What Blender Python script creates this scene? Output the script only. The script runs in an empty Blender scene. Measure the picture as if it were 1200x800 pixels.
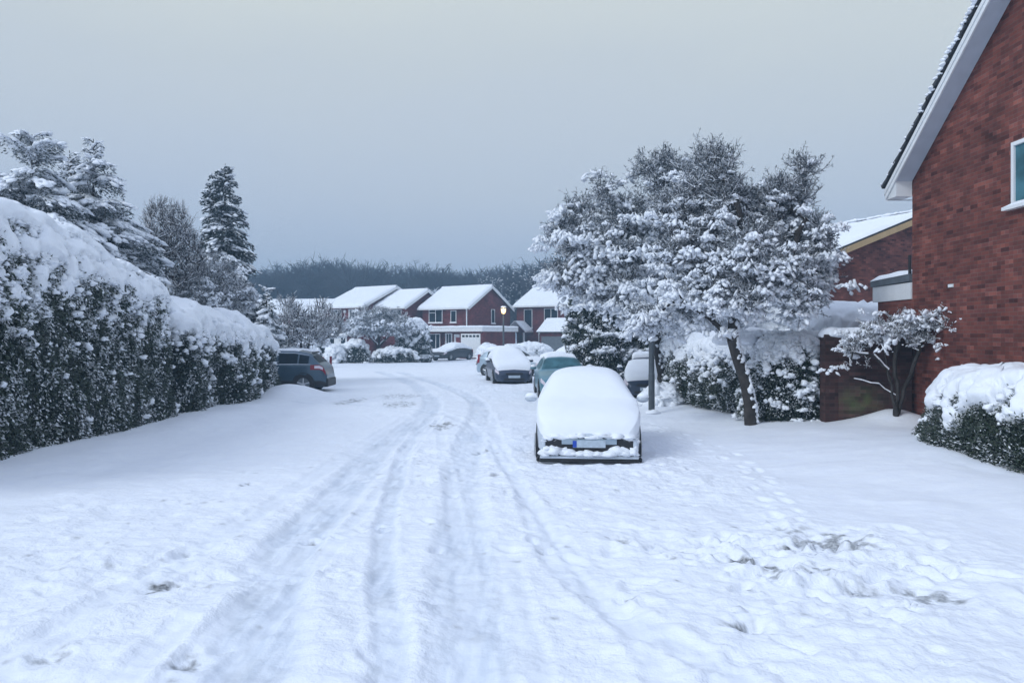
import bpy, math, random
import numpy as np
R = math.radians
sc = bpy.context.scene
C = sc.collection
rng = np.random.default_rng(7)

# ------------------------------------------------------------------ camera, sky, sun, exposure
cam_d = bpy.data.cameras.new('camera'); cam = bpy.data.objects.new('camera', cam_d); C.objects.link(cam)
cam.location = (0, 0, 2.1); cam.rotation_euler = (R(90), 0, 0)
cam_d.lens = 27; cam_d.sensor_width = 36; cam_d.shift_y = -0.005
cam_d.clip_start = 0.1; cam_d.clip_end = 3000
sc.camera = cam

SUN_EL, SUN_AZ = 38, 238
w = bpy.data.worlds.new('World'); sc.world = w; w.use_nodes = True
nt = w.node_tree; nt.nodes.clear()
out = nt.nodes.new('ShaderNodeOutputWorld')
sky = nt.nodes.new('ShaderNodeTexSky'); sky.sky_type = 'NISHITA'; sky.sun_disc = False
sky.sun_elevation = R(SUN_EL); sky.sun_rotation = R(SUN_AZ); sky.dust_density = 4
bg1 = nt.nodes.new('ShaderNodeBackground'); bg1.inputs['Strength'].default_value = 0.05
nt.links.new(sky.outputs[0], bg1.inputs[0])
# overcast cloud deck: brightness by elevation, faint mottling
tc = nt.nodes.new('ShaderNodeTexCoord'); sep = nt.nodes.new('ShaderNodeSeparateXYZ')
nt.links.new(tc.outputs['Generated'], sep.inputs[0])
nz = nt.nodes.new('ShaderNodeTexNoise'); nz.inputs['Scale'].default_value = 1.3; nz.inputs['Detail'].default_value = 5
mp = nt.nodes.new('ShaderNodeMapping'); mp.inputs['Scale'].default_value = (1, 1, 3.5)
nt.links.new(tc.outputs['Generated'], mp.inputs[0]); nt.links.new(mp.outputs[0], nz.inputs['Vector'])
ma = nt.nodes.new('ShaderNodeMath'); ma.operation = 'MULTIPLY_ADD'
ma.inputs[1].default_value = 0.26; nt.links.new(nz.outputs[0], ma.inputs[0]); nt.links.new(sep.outputs[2], ma.inputs[2])
ramp = nt.nodes.new('ShaderNodeValToRGB'); e = ramp.color_ramp.elements
e[0].position = 0.08; e[0].color = (0.465, 0.540, 0.680, 1)
e[1].position = 1.0; e[1].color = (0.58, 0.69, 0.95, 1)
a = ramp.color_ramp.elements.new(0.29); a.color = (0.465, 0.530, 0.635, 1)
a = ramp.color_ramp.elements.new(0.46); a.color = (0.510, 0.560, 0.590, 1)
a = ramp.color_ramp.elements.new(0.58); a.color = (0.590, 0.630, 0.600, 1)
nt.links.new(ma.outputs[0], ramp.inputs[0])
bg2 = nt.nodes.new('ShaderNodeBackground'); bg2.inputs['Strength'].default_value = 1.16
nt.links.new(ramp.outputs[0], bg2.inputs[0])
add = nt.nodes.new('ShaderNodeMixShader'); add.inputs[0].default_value = 0.92
nt.links.new(bg1.outputs[0], add.inputs[1]); nt.links.new(bg2.outputs[0], add.inputs[2])
nt.links.new(add.outputs[0], out.inputs['Surface'])

sd = bpy.data.lights.new('sun', 'SUN'); sun = bpy.data.objects.new('sun', sd); C.objects.link(sun)
sd.energy = 1.5; sd.angle = R(22); sd.color = (0.90, 0.96, 1.0)
# sun stands behind the left shoulder, high, veiled by cloud
sun.rotation_euler = (R(90 - SUN_EL), 0, R(180 - SUN_AZ))
sc.view_settings.view_transform = 'Standard'; sc.view_settings.look = 'None'
sc.view_settings.exposure = 0.2; sc.view_settings.gamma = 1.0
sc.view_settings.use_curve_mapping = False
sc.render.engine = 'CYCLES'
sc.cycles.volume_bounces = 0; sc.cycles.max_bounces = 6; sc.cycles.diffuse_bounces = 3
sc.cycles.transparent_max_bounces = 6

# ------------------------------------------------------------------ noise
def _h(ix, iy, iz, seed=0):
    n = (ix.astype(np.int64) * 374761393 + iy.astype(np.int64) * 668265263 + iz.astype(np.int64) * 2147483647 + seed * 974634777) & 0xffffffff
    n = ((n ^ (n >> 13)) * 1274126177) & 0xffffffff
    n = (n ^ (n >> 16)) & 0xffffff
    return n / float(0xffffff)
def noise3(x, y, z, seed=0):
    x = np.asarray(x, float); y = np.asarray(y, float); z = np.asarray(z, float) + np.zeros_like(x)
    x0 = np.floor(x); y0 = np.floor(y); z0 = np.floor(z)
    fx, fy, fz = x - x0, y - y0, z - z0
    fx = fx * fx * (3 - 2 * fx); fy = fy * fy * (3 - 2 * fy); fz = fz * fz * (3 - 2 * fz)
    r = 0
    for dx in (0, 1):
        for dy in (0, 1):
            for dz in (0, 1):
                wgt = (fx if dx else 1 - fx) * (fy if dy else 1 - fy) * (fz if dz else 1 - fz)
                r = r + wgt * _h(x0 + dx, y0 + dy, z0 + dz, seed)
    return r * 2 - 1
def fbm(x, y, z=0, o=4, seed=0):
    r = 0; a = 1; t = 0
    x = np.asarray(x, float); y = np.asarray(y, float); z = np.asarray(z, float)
    for i in range(o):
        r = r + a * noise3(x * 2 ** i, y * 2 ** i, z * 2 ** i, seed + i * 17); t += a; a *= 0.5
    return r / t
def ss(t):
    t = np.clip(t, 0, 1); return t * t * (3 - 2 * t)

# ------------------------------------------------------------------ materials
MATS = {}
def principled(name, col, rough=0.6, metal=0.0, spec=0.5):
    m = bpy.data.materials.new(name); m.use_nodes = True
    b = m.node_tree.nodes['Principled BSDF']
    b.inputs['Base Color'].default_value = (*col, 1); b.inputs['Roughness'].default_value = rough
    b.inputs['Metallic'].default_value = metal; b.inputs['Specular IOR Level'].default_value = spec
    MATS[name] = m; return m, m.node_tree, b
def bump(nt, b, specs, coord='Object'):
    tc = nt.nodes.new('ShaderNodeTexCoord'); prev = None
    for scale, strength, dist in specs:
        n = nt.nodes.new('ShaderNodeTexNoise'); n.inputs['Scale'].default_value = scale; n.inputs['Detail'].default_value = 4
        nt.links.new(tc.outputs[coord], n.inputs['Vector'])
        bp = nt.nodes.new('ShaderNodeBump'); bp.inputs['Strength'].default_value = strength; bp.inputs['Distance'].default_value = dist
        nt.links.new(n.outputs[0], bp.inputs['Height'])
        if prev: nt.links.new(prev.outputs[0], bp.inputs['Normal'])
        prev = bp
    nt.links.new(prev.outputs[0], b.inputs['Normal'])
def vary(nt, b, col, amount=0.25, scale=3.0, coord='Object'):
    tc = nt.nodes.new('ShaderNodeTexCoord'); n = nt.nodes.new('ShaderNodeTexNoise')
    n.inputs['Scale'].default_value = scale; n.inputs['Detail'].default_value = 5
    nt.links.new(tc.outputs[coord], n.inputs['Vector'])
    r = nt.nodes.new('ShaderNodeValToRGB')
    r.color_ramp.elements[0].position = 0.3; r.color_ramp.elements[1].position = 0.7
    r.color_ramp.elements[0].color = (*[c * (1 - amount) for c in col], 1)
    r.color_ramp.elements[1].color = (*[min(1, c * (1 + amount)) for c in col], 1)
    nt.links.new(n.outputs[0], r.inputs[0]); nt.links.new(r.outputs[0], b.inputs['Base Color'])
def plain(name, col, rough=0.6, metal=0.0, amount=0.15, scale=4.0, bmp=None, spec=0.5):
    m, nt, b = principled(name, col, rough, metal, spec); vary(nt, b, col, amount, scale)
    if bmp: bump(nt, b, bmp)
    return m
SNOWC = (0.83, 0.868, 0.93)
snow_m = plain('snow', SNOWC, 0.55, 0, 0.02, 1.0, [(6, 0.35, 0.05), (45, 0.35, 0.012)], 0.3)
snow_soft = plain('snow_smooth', SNOWC, 0.55, 0, 0.02, 0.7, [(3, 0.25, 0.04), (60, 0.25, 0.006)], 0.3)
def attr_mix(nt, attr, a_out, colb, lo=0.0, hi=1.0):
    at = nt.nodes.new('ShaderNodeAttribute'); at.attribute_name = attr
    mr = nt.nodes.new('ShaderNodeMapRange'); mr.inputs[1].default_value = lo; mr.inputs[2].default_value = hi
    nt.links.new(at.outputs['Fac'], mr.inputs[0])
    mx = nt.nodes.new('ShaderNodeMix'); mx.data_type = 'RGBA'
    nt.links.new(mr.outputs[0], mx.inputs[0])
    if hasattr(a_out, 'links'): nt.links.new(a_out, mx.inputs[6])
    else: mx.inputs[6].default_value = (*a_out, 1)
    if hasattr(colb, 'links'): nt.links.new(colb, mx.inputs[7])
    else: mx.inputs[7].default_value = (*colb, 1)
    return mx.outputs[2]
def leaf_mat(name, dark, light):
    m, nt, b = principled(name, dark, 0.7, 0, 0.2)
    o1 = attr_mix(nt, 'tone', dark, light)
    o2 = attr_mix(nt, 'frost', o1, SNOWC, 0.0, 1.0)
    nt.links.new(o2, b.inputs['Base Color']); return m
leaf_green = leaf_mat('evergreen_leaf', (0.007, 0.018, 0.012), (0.030, 0.052, 0.018))
leaf_blue = leaf_mat('conifer_needle', (0.008, 0.020, 0.022), (0.025, 0.046, 0.044))
leaf_grey = leaf_mat('frosted_needle', (0.016, 0.028, 0.038), (0.045, 0.066, 0.080))
leaf_brown = leaf_mat('winter_leaf', (0.03, 0.028, 0.022), (0.11, 0.075, 0.04))
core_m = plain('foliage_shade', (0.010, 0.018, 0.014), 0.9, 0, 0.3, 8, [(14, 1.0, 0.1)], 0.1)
bark_m = plain('bark', (0.045, 0.040, 0.038), 0.9, 0, 0.4, 6, [(25, 0.8, 0.02)], 0.2)
twig_m = plain('twig', (0.055, 0.050, 0.052), 0.9, 0, 0.3, 6, None, 0.2)
farwood_m = plain('far_twig', (0.060, 0.062, 0.07), 0.9, 0, 0.4, 0.2, None, 0.1)

def ground_mat():
    m, nt, b = principled('ground_snow', SNOWC, 0.55, 0, 0.3)
    tc = nt.nodes.new('ShaderNodeTexCoord')
    n = nt.nodes.new('ShaderNodeTexNoise'); n.inputs['Scale'].default_value = 5; n.inputs['Detail'].default_value = 6
    nt.links.new(tc.outputs['Object'], n.inputs['Vector'])
    r = nt.nodes.new('ShaderNodeValToRGB'); r.color_ramp.elements[0].position = 0.25; r.color_ramp.elements[1].position = 0.7
    r.color_ramp.elements[0].color = (0.78, 0.82, 0.91, 1); r.color_ramp.elements[1].color = (*SNOWC, 1)
    nt.links.new(n.outputs[0], r.inputs[0])
    # compacted icy snow streaked along the wheel tracks
    mp = nt.nodes.new('ShaderNodeMapping'); mp.inputs['Scale'].default_value = (9, 1.6, 1)
    nt.links.new(tc.outputs['Object'], mp.inputs[0])
    n2 = nt.nodes.new('ShaderNodeTexNoise'); n2.inputs['Scale'].default_value = 1.6; n2.inputs['Detail'].default_value = 7
    nt.links.new(mp.outputs[0], n2.inputs['Vector'])
    r2 = nt.nodes.new('ShaderNodeValToRGB'); r2.color_ramp.elements[0].position = 0.34; r2.color_ramp.elements[1].position = 0.62
    r2.color_ramp.elements[0].color = (0.50, 0.57, 0.68, 1); r2.color_ramp.elements[1].color = (0.68, 0.74, 0.84, 1)
    nt.links.new(n2.outputs[0], r2.inputs[0])
    o = attr_mix(nt, 'wear', r.outputs[0], r2.outputs[0])
    n3 = nt.nodes.new('ShaderNodeTexNoise'); n3.inputs['Scale'].default_value = 30; n3.inputs['Detail'].default_value = 3
    nt.links.new(tc.outputs['Object'], n3.inputs['Vector'])
    r3 = nt.nodes.new('ShaderNodeValToRGB'); r3.color_ramp.elements[0].position = 0.4; r3.color_ramp.elements[1].position = 0.62
    r3.color_ramp.elements[0].color = (0.07, 0.075, 0.08, 1); r3.color_ramp.elements[1].color = (0.34, 0.36, 0.38, 1)
    nt.links.new(n3.outputs[0], r3.inputs[0])
    o = attr_mix(nt, 'dirt', o, r3.outputs[0])
    nt.links.new(o, b.inputs['Base Color'])
    # bump, stronger where trampled
    prev = None
    for scale, dist in ((9, 0.05), (30, 0.010), (90, 0.005)):
        nn = nt.nodes.new('ShaderNodeTexNoise'); nn.inputs['Scale'].default_value = scale; nn.inputs['Detail'].default_value = 4
        nt.links.new(tc.outputs['Object'], nn.inputs['Vector'])
        bp = nt.nodes.new('ShaderNodeBump'); bp.inputs['Distance'].default_value = dist
        at = nt.nodes.new('ShaderNodeAttribute'); at.attribute_name = 'rough'
        mr = nt.nodes.new('ShaderNodeMapRange'); mr.inputs[3].default_value = 0.08; mr.inputs[4].default_value = 0.75
        nt.links.new(at.outputs['Fac'], mr.inputs[0]); nt.links.new(mr.outputs[0], bp.inputs['Strength'])
        nt.links.new(nn.outputs[0], bp.inputs['Height'])
        if prev: nt.links.new(prev.outputs[0], bp.inputs['Normal'])
        prev = bp
    nt.links.new(prev.outputs[0], b.inputs['Normal'])
    return m
ground_m = ground_mat()

def brick_mat(name, c1, c2, mortar, moss=False):
    m, nt, b = principled(name, c1, 0.85, 0, 0.25)
    uv = nt.nodes.new('ShaderNodeTexCoord')
    bt = nt.nodes.new('ShaderNodeTexBrick')
    bt.inputs['Scale'].default_value = 1.0; bt.inputs['Brick Width'].default_value = 0.225; bt.inputs['Row Height'].default_value = 0.075
    bt.inputs['Mortar Size'].default_value = 0.006; bt.inputs['Mortar Smooth'].default_value = 0.3; bt.inputs['Bias'].default_value = -0.1
    bt.inputs['Color1'].default_value = (*c1, 1); bt.inputs['Color2'].default_value = (*c2, 1); bt.inputs['Mortar'].default_value = (*mortar, 1)
    nt.links.new(uv.outputs['UV'], bt.inputs['Vector'])
    # brick-to-brick variation with whole-brick cells
    sp = nt.nodes.new('ShaderNodeSeparateXYZ'); nt.links.new(uv.outputs['UV'], sp.inputs[0])
    def M(op, a, b_=None):
        n = nt.nodes.new('ShaderNodeMath'); n.operation = op
        for i, v in enumerate((a, b_)):
            if v is None: continue
            if hasattr(v, 'links'): nt.links.new(v, n.inputs[i])
            else: n.inputs[i].default_value = v
        return n.outputs[0]
    row = M('FLOOR', M('DIVIDE', sp.outputs[1], 0.075))
    off = M('MULTIPLY', M('MODULO', row, 2.0), 0.5)
    colm = M('FLOOR', M('ADD', M('DIVIDE', sp.outputs[0], 0.225), off))
    cb = nt.nodes.new('ShaderNodeCombineXYZ'); nt.links.new(colm, cb.inputs[0]); nt.links.new(row, cb.inputs[1])
    wn = nt.nodes.new('ShaderNodeTexWhiteNoise'); wn.noise_dimensions = '2D'; nt.links.new(cb.outputs[0], wn.inputs[0])
    r = nt.nodes.new('ShaderNodeValToRGB'); r.color_ramp.elements[0].position = 0.0; r.color_ramp.elements[0].color = (0.45, 0.42, 0.45, 1)
    r.color_ramp.elements[1].position = 1; r.color_ramp.elements[1].color = (1.5, 1.6, 1.6, 1)
    k = r.color_ramp.elements.new(0.16); k.color = (0.82, 0.82, 0.82, 1); k = r.color_ramp.elements.new(0.82); k.color = (1.1, 1.1, 1.1, 1)
    nt.links.new(wn.outputs[0], r.inputs[0])
    mx = nt.nodes.new('ShaderNodeMix'); mx.data_type = 'RGBA'; mx.blend_type = 'MULTIPLY'; mx.inputs[0].default_value = 1
    nt.links.new(bt.outputs['Color'], mx.inputs[6]); nt.links.new(r.outputs[0], mx.inputs[7])
    n = nt.nodes.new('ShaderNodeTexNoise'); n.inputs['Scale'].default_value = 0.8; n.inputs['Detail'].default_value = 6
    nt.links.new(uv.outputs['UV'], n.inputs['Vector'])
    r2 = nt.nodes.new('ShaderNodeValToRGB'); r2.color_ramp.elements[0].position = 0.3; r2.color_ramp.elements[1].position = 0.7
    r2.color_ramp.elements[0].color = (0.62, 0.6, 0.62, 1); r2.color_ramp.elements[1].color = (1.2, 1.15, 1.15, 1)
    nt.links.new(n.outputs[0], r2.inputs[0])
    mx2 = nt.nodes.new('ShaderNodeMix'); mx2.data_type = 'RGBA'; mx2.blend_type = 'MULTIPLY'; mx2.inputs[0].default_value = 1
    nt.links.new(mx.outputs[2], mx2.inputs[6]); nt.links.new(r2.outputs[0], mx2.inputs[7])
    o = mx2.outputs[2]
    if moss:
        o2 = attr_mix(nt, 'moss', o, (0.10, 0.16, 0.05)); o = o2
    nt.links.new(o, b.inputs['Base Color'])
    bp = nt.nodes.new('ShaderNodeBump'); bp.inputs['Strength'].default_value = 0.5; bp.inputs['Distance'].default_value = 0.008; bp.invert = True
    nt.links.new(bt.outputs['Fac'], bp.inputs['Height'])
    n5 = nt.nodes.new('ShaderNodeTexNoise'); n5.inputs['Scale'].default_value = 60; nt.links.new(uv.outputs['UV'], n5.inputs['Vector'])
    bp2 = nt.nodes.new('ShaderNodeBump'); bp2.inputs['Strength'].default_value = 0.3; bp2.inputs['Distance'].default_value = 0.004
    nt.links.new(n5.outputs[0], bp2.inputs['Height']); nt.links.new(bp.outputs[0], bp2.inputs['Normal'])
    nt.links.new(bp2.outputs[0], b.inputs['Normal'])
    return m
brick_m = brick_mat('red_brick', (0.195, 0.062, 0.046), (0.125, 0.042, 0.036), (0.14, 0.09, 0.08))
brick_far = brick_mat('red_brick_dark', (0.175, 0.040, 0.042), (0.125, 0.032, 0.036), (0.09, 0.05, 0.05))
brick_wall = brick_mat('garden_brick_shaded', (0.070, 0.033, 0.030), (0.045, 0.025, 0.025), (0.06, 0.045, 0.04), True)  # brick tones darkened: the shade on this wall is painted into its colour
white_m = plain('white_upvc', (0.74, 0.76, 0.78), 0.35, 0, 0.04)
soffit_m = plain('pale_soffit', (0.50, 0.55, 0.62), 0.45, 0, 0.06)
tile_m = plain('dark_roof_tile', (0.035, 0.038, 0.045), 0.7, 0, 0.35, 9, [(30, 0.5, 0.01)])
lead_m = plain('lead_flashing', (0.12, 0.14, 0.16), 0.6, 0.2, 0.2)
timber_m = plain('tan_timber', (0.48, 0.33, 0.17), 0.7, 0, 0.12, 3)
oldwood_m = plain('weathered_timber', (0.06, 0.045, 0.04), 0.8, 0, 0.3, 6)
pole_m = plain('grey_metal', (0.085, 0.10, 0.115), 0.5, 0.4, 0.2, 5)
black_m = plain('black_plastic', (0.012, 0.013, 0.016), 0.55, 0, 0.2)
rubber_m = plain('tyre_rubber', (0.02, 0.02, 0.022), 0.8, 0, 0.2)
alloy_m = plain('alloy', (0.5, 0.52, 0.55), 0.35, 0.8, 0.1)
chrome_m = plain('chrome_trim', (0.65, 0.68, 0.7), 0.2, 0.9, 0.05)
redlamp_m = plain('red_lens', (0.24, 0.015, 0.03), 0.2, 0, 0.1)
clearlamp_m = plain('clear_lens', (0.65, 0.6, 0.68), 0.15, 0, 0.1)
plate_m = plain('number_plate', (0.42, 0.50, 0.58), 0.4, 0, 0.12, 15)
euro_m = plain('blue_band', (0.01, 0.06, 0.42), 0.4, 0, 0.05)
door_red = plain('red_door', (0.25, 0.03, 0.04), 0.4, 0, 0.1)
curtain_m = plain('pale_curtain', (0.45, 0.47, 0.5), 0.8, 0, 0.15, 5)
def glass_mat(name, col, rough=0.4):
    m, nt, b = principled(name, col, rough, 0, 0.05); vary(nt, b, col, 0.5, 2.5); return m
glass_m = glass_mat('dark_glass', (0.012, 0.020, 0.028))
glass_teal = glass_mat('frosted_glass', (0.05, 0.13, 0.16), 0.35)
bodyc = {}
def paint(name, col, metal=0.4):
    m, nt, b = principled(name, col, 0.38, metal, 0.5); vary(nt, b, col, 0.12, 3)
    b.inputs['Coat Weight'].default_value = 0.5; b.inputs['Coat Roughness'].default_value = 0.2
    return m

# ------------------------------------------------------------------ object helpers
def mesh_obj(name, V, F, mat, parent=None, smooth=False, attrs=None, uv=False, label=None):
    V = np.asarray(V, dtype=np.float32).reshape(-1, 3)
    me = bpy.data.meshes.new(name)
    if isinstance(F, np.ndarray):
        n, k = F.shape
        me.vertices.add(len(V)); me.vertices.foreach_set('co', V.ravel())
        me.loops.add(n * k); me.loops.foreach_set('vertex_index', F.astype(np.int32).ravel())
        me.polygons.add(n); me.polygons.foreach_set('loop_start', np.arange(0, n * k, k, dtype=np.int32))
        try: me.polygons.foreach_set('loop_total', np.full(n, k, dtype=np.int32))
        except Exception: pass
        me.update(calc_edges=True); me.validate()
    else:
        me.from_pydata([tuple(map(float, v)) for v in V], [], [tuple(int(i) for i in f) for f in F]); me.update()
    me.polygons.foreach_set('use_smooth', np.full(len(me.polygons), smooth))
    if attrs:
        for k_, (dom, arr) in attrs.items():
            a_ = me.attributes.new(k_, 'FLOAT', dom); a_.data.foreach_set('value', np.asarray(arr, dtype=np.float32))
    if mat is not None:
        for m_ in (mat if isinstance(mat, (list, tuple)) else [mat]): me.materials.append(m_)
    if uv: box_uv(me)
    o = bpy.data.objects.new(name, me); C.objects.link(o)
    if parent is not None: o.parent = parent
    if label: o['label'] = label
    return o
def box_uv(me):
    uvl = me.uv_layers.new(name='UVMap')
    for p in me.polygons:
        n = p.normal
        if abs(n.z) > 0.9: ax = (1, 0)
        else:
            l = math.hypot(n.x, n.y); ax = (-n.y / l, n.x / l)
        for li in p.loop_indices:
            co = me.vertices[me.loops[li].vertex_index].co
            v = co.z if abs(n.z) <= 0.9 else co.y
            uvl.data[li].uv = (co.x * ax[0] + co.y * ax[1] + 50, v + 10)
def thing(name, label, cat, loc=(0, 0, 0), rz=0, group=None):
    o = bpy.data.objects.new(name, None); C.objects.link(o); o.location = loc; o.rotation_euler = (0, 0, rz)
    o.empty_display_size = 0.3
    o['label'] = label; o['category'] = cat
    if group: o['group'] = group
    return o
def tag(o, label, cat, group=None):
    o['label'] = label; o['category'] = cat
    if group: o['group'] = group
    return o
class MB:
    def __init__(s): s.V = []; s.F = []
    def add(s, V, F):
        b = len(s.V); s.V += [tuple(v) for v in V]; s.F += [tuple(i + b for i in f) for f in F]; return s
    def box(s, x0, x1, y0, y1, z0, z1):
        return s.add([(x0, y0, z0), (x1, y0, z0), (x1, y1, z0), (x0, y1, z0), (x0, y0, z1), (x1, y0, z1), (x1, y1, z1), (x0, y1, z1)],
                     [(0, 3, 2, 1), (4, 5, 6, 7), (0, 1, 5, 4), (1, 2, 6, 5), (2, 3, 7, 6), (3, 0, 4, 7)])
    def prism(s, poly, axis, a0, a1):
        """poly of 2D points (other two axes in order), extruded along axis"""
        n = len(poly); V = []
        for a_ in (a0, a1):
            for p in poly:
                v = list(p); v.insert(axis, a_); V.append(v)
        F = [tuple(range(n))[::-1], tuple(range(n, 2 * n))] + [(i, (i + 1) % n, n + (i + 1) % n, n + i) for i in range(n)]
        return s.add(V, F)
    def tube(s, p0, p1, r0, r1=None, k=10):
        r1 = r0 if r1 is None else r1
        p0 = np.array(p0, float); p1 = np.array(p1, float); d = p1 - p0; d /= np.linalg.norm(d)
        a_ = np.cross(d, [0, 0, 1] if abs(d[2]) < 0.9 else [1, 0, 0]); a_ /= np.linalg.norm(a_); b_ = np.cross(d, a_)
        V = []
        for p, r in ((p0, r0), (p1, r1)):
            for i in range(k):
                t = 2 * math.pi * i / k; V.append(p + r * (math.cos(t) * a_ + math.sin(t) * b_))
        F = [(i, (i + 1) % k, k + (i + 1) % k, k + i) for i in range(k)] + [tuple(range(k))[::-1], tuple(range(k, 2 * k))]
        return s.add(V, F)
    def lathe(s, prof, c=(0, 0), k=16):
        V = []; n = len(prof)
        for r, z in prof:
            for i in range(k):
                t = 2 * math.pi * i / k; V.append((c[0] + r * math.cos(t), c[1] + r * math.sin(t), z))
        F = [(j * k + i, j * k + (i + 1) % k, (j + 1) * k + (i + 1) % k, (j + 1) * k + i) for j in range(n - 1) for i in range(k)]
        F += [tuple(range(k))[::-1], tuple(range((n - 1) * k, n * k))]
        return s.add(V, F)
    def build(s, name, mat, parent=None, smooth=False, uv=False, bevel=0, label=None):
        o = mesh_obj(name, s.V, s.F, mat, parent, smooth, uv=uv, label=label)
        import bmesh
        bm = bmesh.new(); bm.from_mesh(o.data); bmesh.ops.recalc_face_normals(bm, faces=bm.faces); bm.to_mesh(o.data); bm.free()
        if bevel:
            m_ = o.modifiers.new('bevel', 'BEVEL'); m_.width = bevel; m_.segments = 2; m_.limit_method = 'ANGLE'
        return o

# vectorised geometry ------------------------------------------------
def norm(v):
    return v / np.maximum(np.linalg.norm(v, axis=-1, keepdims=True), 1e-9)
def tubes(P0, P1, r0, r1, k=4):
    P0 = np.asarray(P0, float); P1 = np.asarray(P1, float); n = len(P0)
    r0 = np.broadcast_to(r0, n); r1 = np.broadcast_to(r1, n)
    d = norm(P1 - P0); ref = np.where(np.abs(d[:, 2:3]) < 0.9, np.array([[0, 0, 1.]]), np.array([[1., 0, 0]]))
    a_ = norm(np.cross(d, ref)); b_ = np.cross(d, a_)
    t = 2 * np.pi * np.arange(k) / k
    ring = np.cos(t)[None, :, None] * a_[:, None, :] + np.sin(t)[None, :, None] * b_[:, None, :]
    V = np.concatenate([P0[:, None] + ring * r0[:, None, None], P1[:, None] + ring * r1[:, None, None]], 1)
    i = np.arange(k); f = np.stack([i, (i + 1) % k, k + (i + 1) % k, k + i], 1)
    F = (f[None] + (np.arange(n) * 2 * k)[:, None, None]).reshape(-1, 4)
    return V.reshape(-1, 3), F
def leaves(P, D, size, aspect=0.4):
    """one rhombic leaf per point, along D, random roll"""
    P = np.asarray(P, float); n = len(P); D = norm(D); size = np.broadcast_to(size, n)
    s = norm(np.cross(D, rng.normal(size=(n, 3))))
    L = size[:, None]
    V = np.stack([P, P + D * L * 0.45 + s * L * aspect * 0.5, P + D * L, P + D * L * 0.45 - s * L * aspect * 0.5], 1)
    F = (np.arange(n) * 4)[:, None] + np.array([[0, 1, 2, 3]])
    return V.reshape(-1, 3), F
def ico(sub):
    import bmesh
    bm = bmesh.new(); bmesh.ops.create_icosphere(bm, subdivisions=sub, radius=1)
    V = np.array([v.co[:] for v in bm.verts]); F = np.array([[v.index for v in f.verts] for f in bm.faces]); bm.free()
    return V, F
ICO1, ICO2, ICO3 = ico(1), ico(2), ico(3)
def lumps(P, S, sub=2, direction=None, jag=0.25):
    """lumps of snow: deformed, flattened ellipsoids. S is (n,3) half sizes"""
    Tv, Tf = (ICO1, ICO2, ICO3)[sub - 1]
    P = np.asarray(P, float); n = len(P); S = np.asarray(S, float)
    if S.ndim == 1: S = np.stack([S, S, S * 0.6], 1)
    ang = rng.uniform(0, 2 * np.pi, n) if direction is None else np.arctan2(direction[:, 1], direction[:, 0])
    seed = rng.uniform(0, 100, n)
    base = np.broadcast_to(Tv[None], (n,) + Tv.shape).copy()
    q = base * 1.6 + seed[:, None, None]
    nn = noise3(q[..., 0], q[..., 1], q[..., 2])
    base *= (1 + jag * nn)[..., None]
    base[..., 2] = np.where(base[..., 2] < 0, base[..., 2] * 0.55, base[..., 2])
    base *= S[:, None, :]
    c, s_ = np.cos(ang)[:, None], np.sin(ang)[:, None]
    x = base[..., 0] * c - base[..., 1] * s_; y = base[..., 0] * s_ + base[..., 1] * c
    z = base[..., 2]
    if direction is not None:
        sl = direction[:, 2] / np.maximum(np.hypot(direction[:, 0], direction[:, 1]), 0.2)
        z = z + base[..., 0] * np.clip(sl, -1.5, 1.5)[:, None]
    V = np.stack([x, y, z], -1) + P[:, None]
    F = (Tf[None] + (np.arange(n) * len(Tv))[:, None, None]).reshape(-1, 3)
    return V.reshape(-1, 3), F
def pads(P, S, k=9, sub=1, droop=0.25):
    """clumps of lying snow: each pad is a heap of small ragged lumps"""
    n = len(P); idx = np.repeat(np.arange(n), k); m = len(idx)
    d = rng.normal(0, 1, (m, 3)); d[:, 2] = d[:, 2] * 0.5; r = rng.random(m) ** 0.5
    d = norm(d) * r[:, None]
    Q = P[idx] + d * S[idx] * [1, 1, .8]; Q[:, 2] -= droop * (r ** 2) * S[idx, 0]
    q = np.clip(S[idx, 1] * rng.lognormal(-1.4, .35, m) * (1.1 - 0.4 * r), .016, max(.055, float(np.median(S[:, 1])) * .42))
    dr = norm(np.stack([d[:, 0], d[:, 1], -0.25 * r - .05 + rng.normal(0, .3, m)], 1))
    return lumps(Q, np.stack([q * rng.uniform(1.0, 1.5, m), q, q * rng.uniform(.8, 1.2, m)], 1), sub, dr, 0.9)
class Acc:
    """accumulates numpy pieces of one face size"""
    def __init__(s): s.V = []; s.F = []; s.n = 0; s.A = {}
    def add(s, V, F, **at):
        s.V.append(V); s.F.append(F + s.n); s.n += len(V)
        for k_, v in at.items(): s.A.setdefault(k_, []).append(v)
    def build(s, name, mat, parent, smooth=False, label=None):
        at = {k_: ('FACE', np.concatenate(v)) for k_, v in s.A.items()} or None
        return mesh_obj(name, np.concatenate(s.V), np.concatenate(s.F), mat, parent, smooth, at, label=label)
def grid_faces(nu, nv):
    i = np.arange(nu - 1)[:, None] * nv + np.arange(nv - 1)[None]
    return np.stack([i, i + nv, i + nv + 1, i + 1], -1).reshape(-1, 4)

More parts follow.
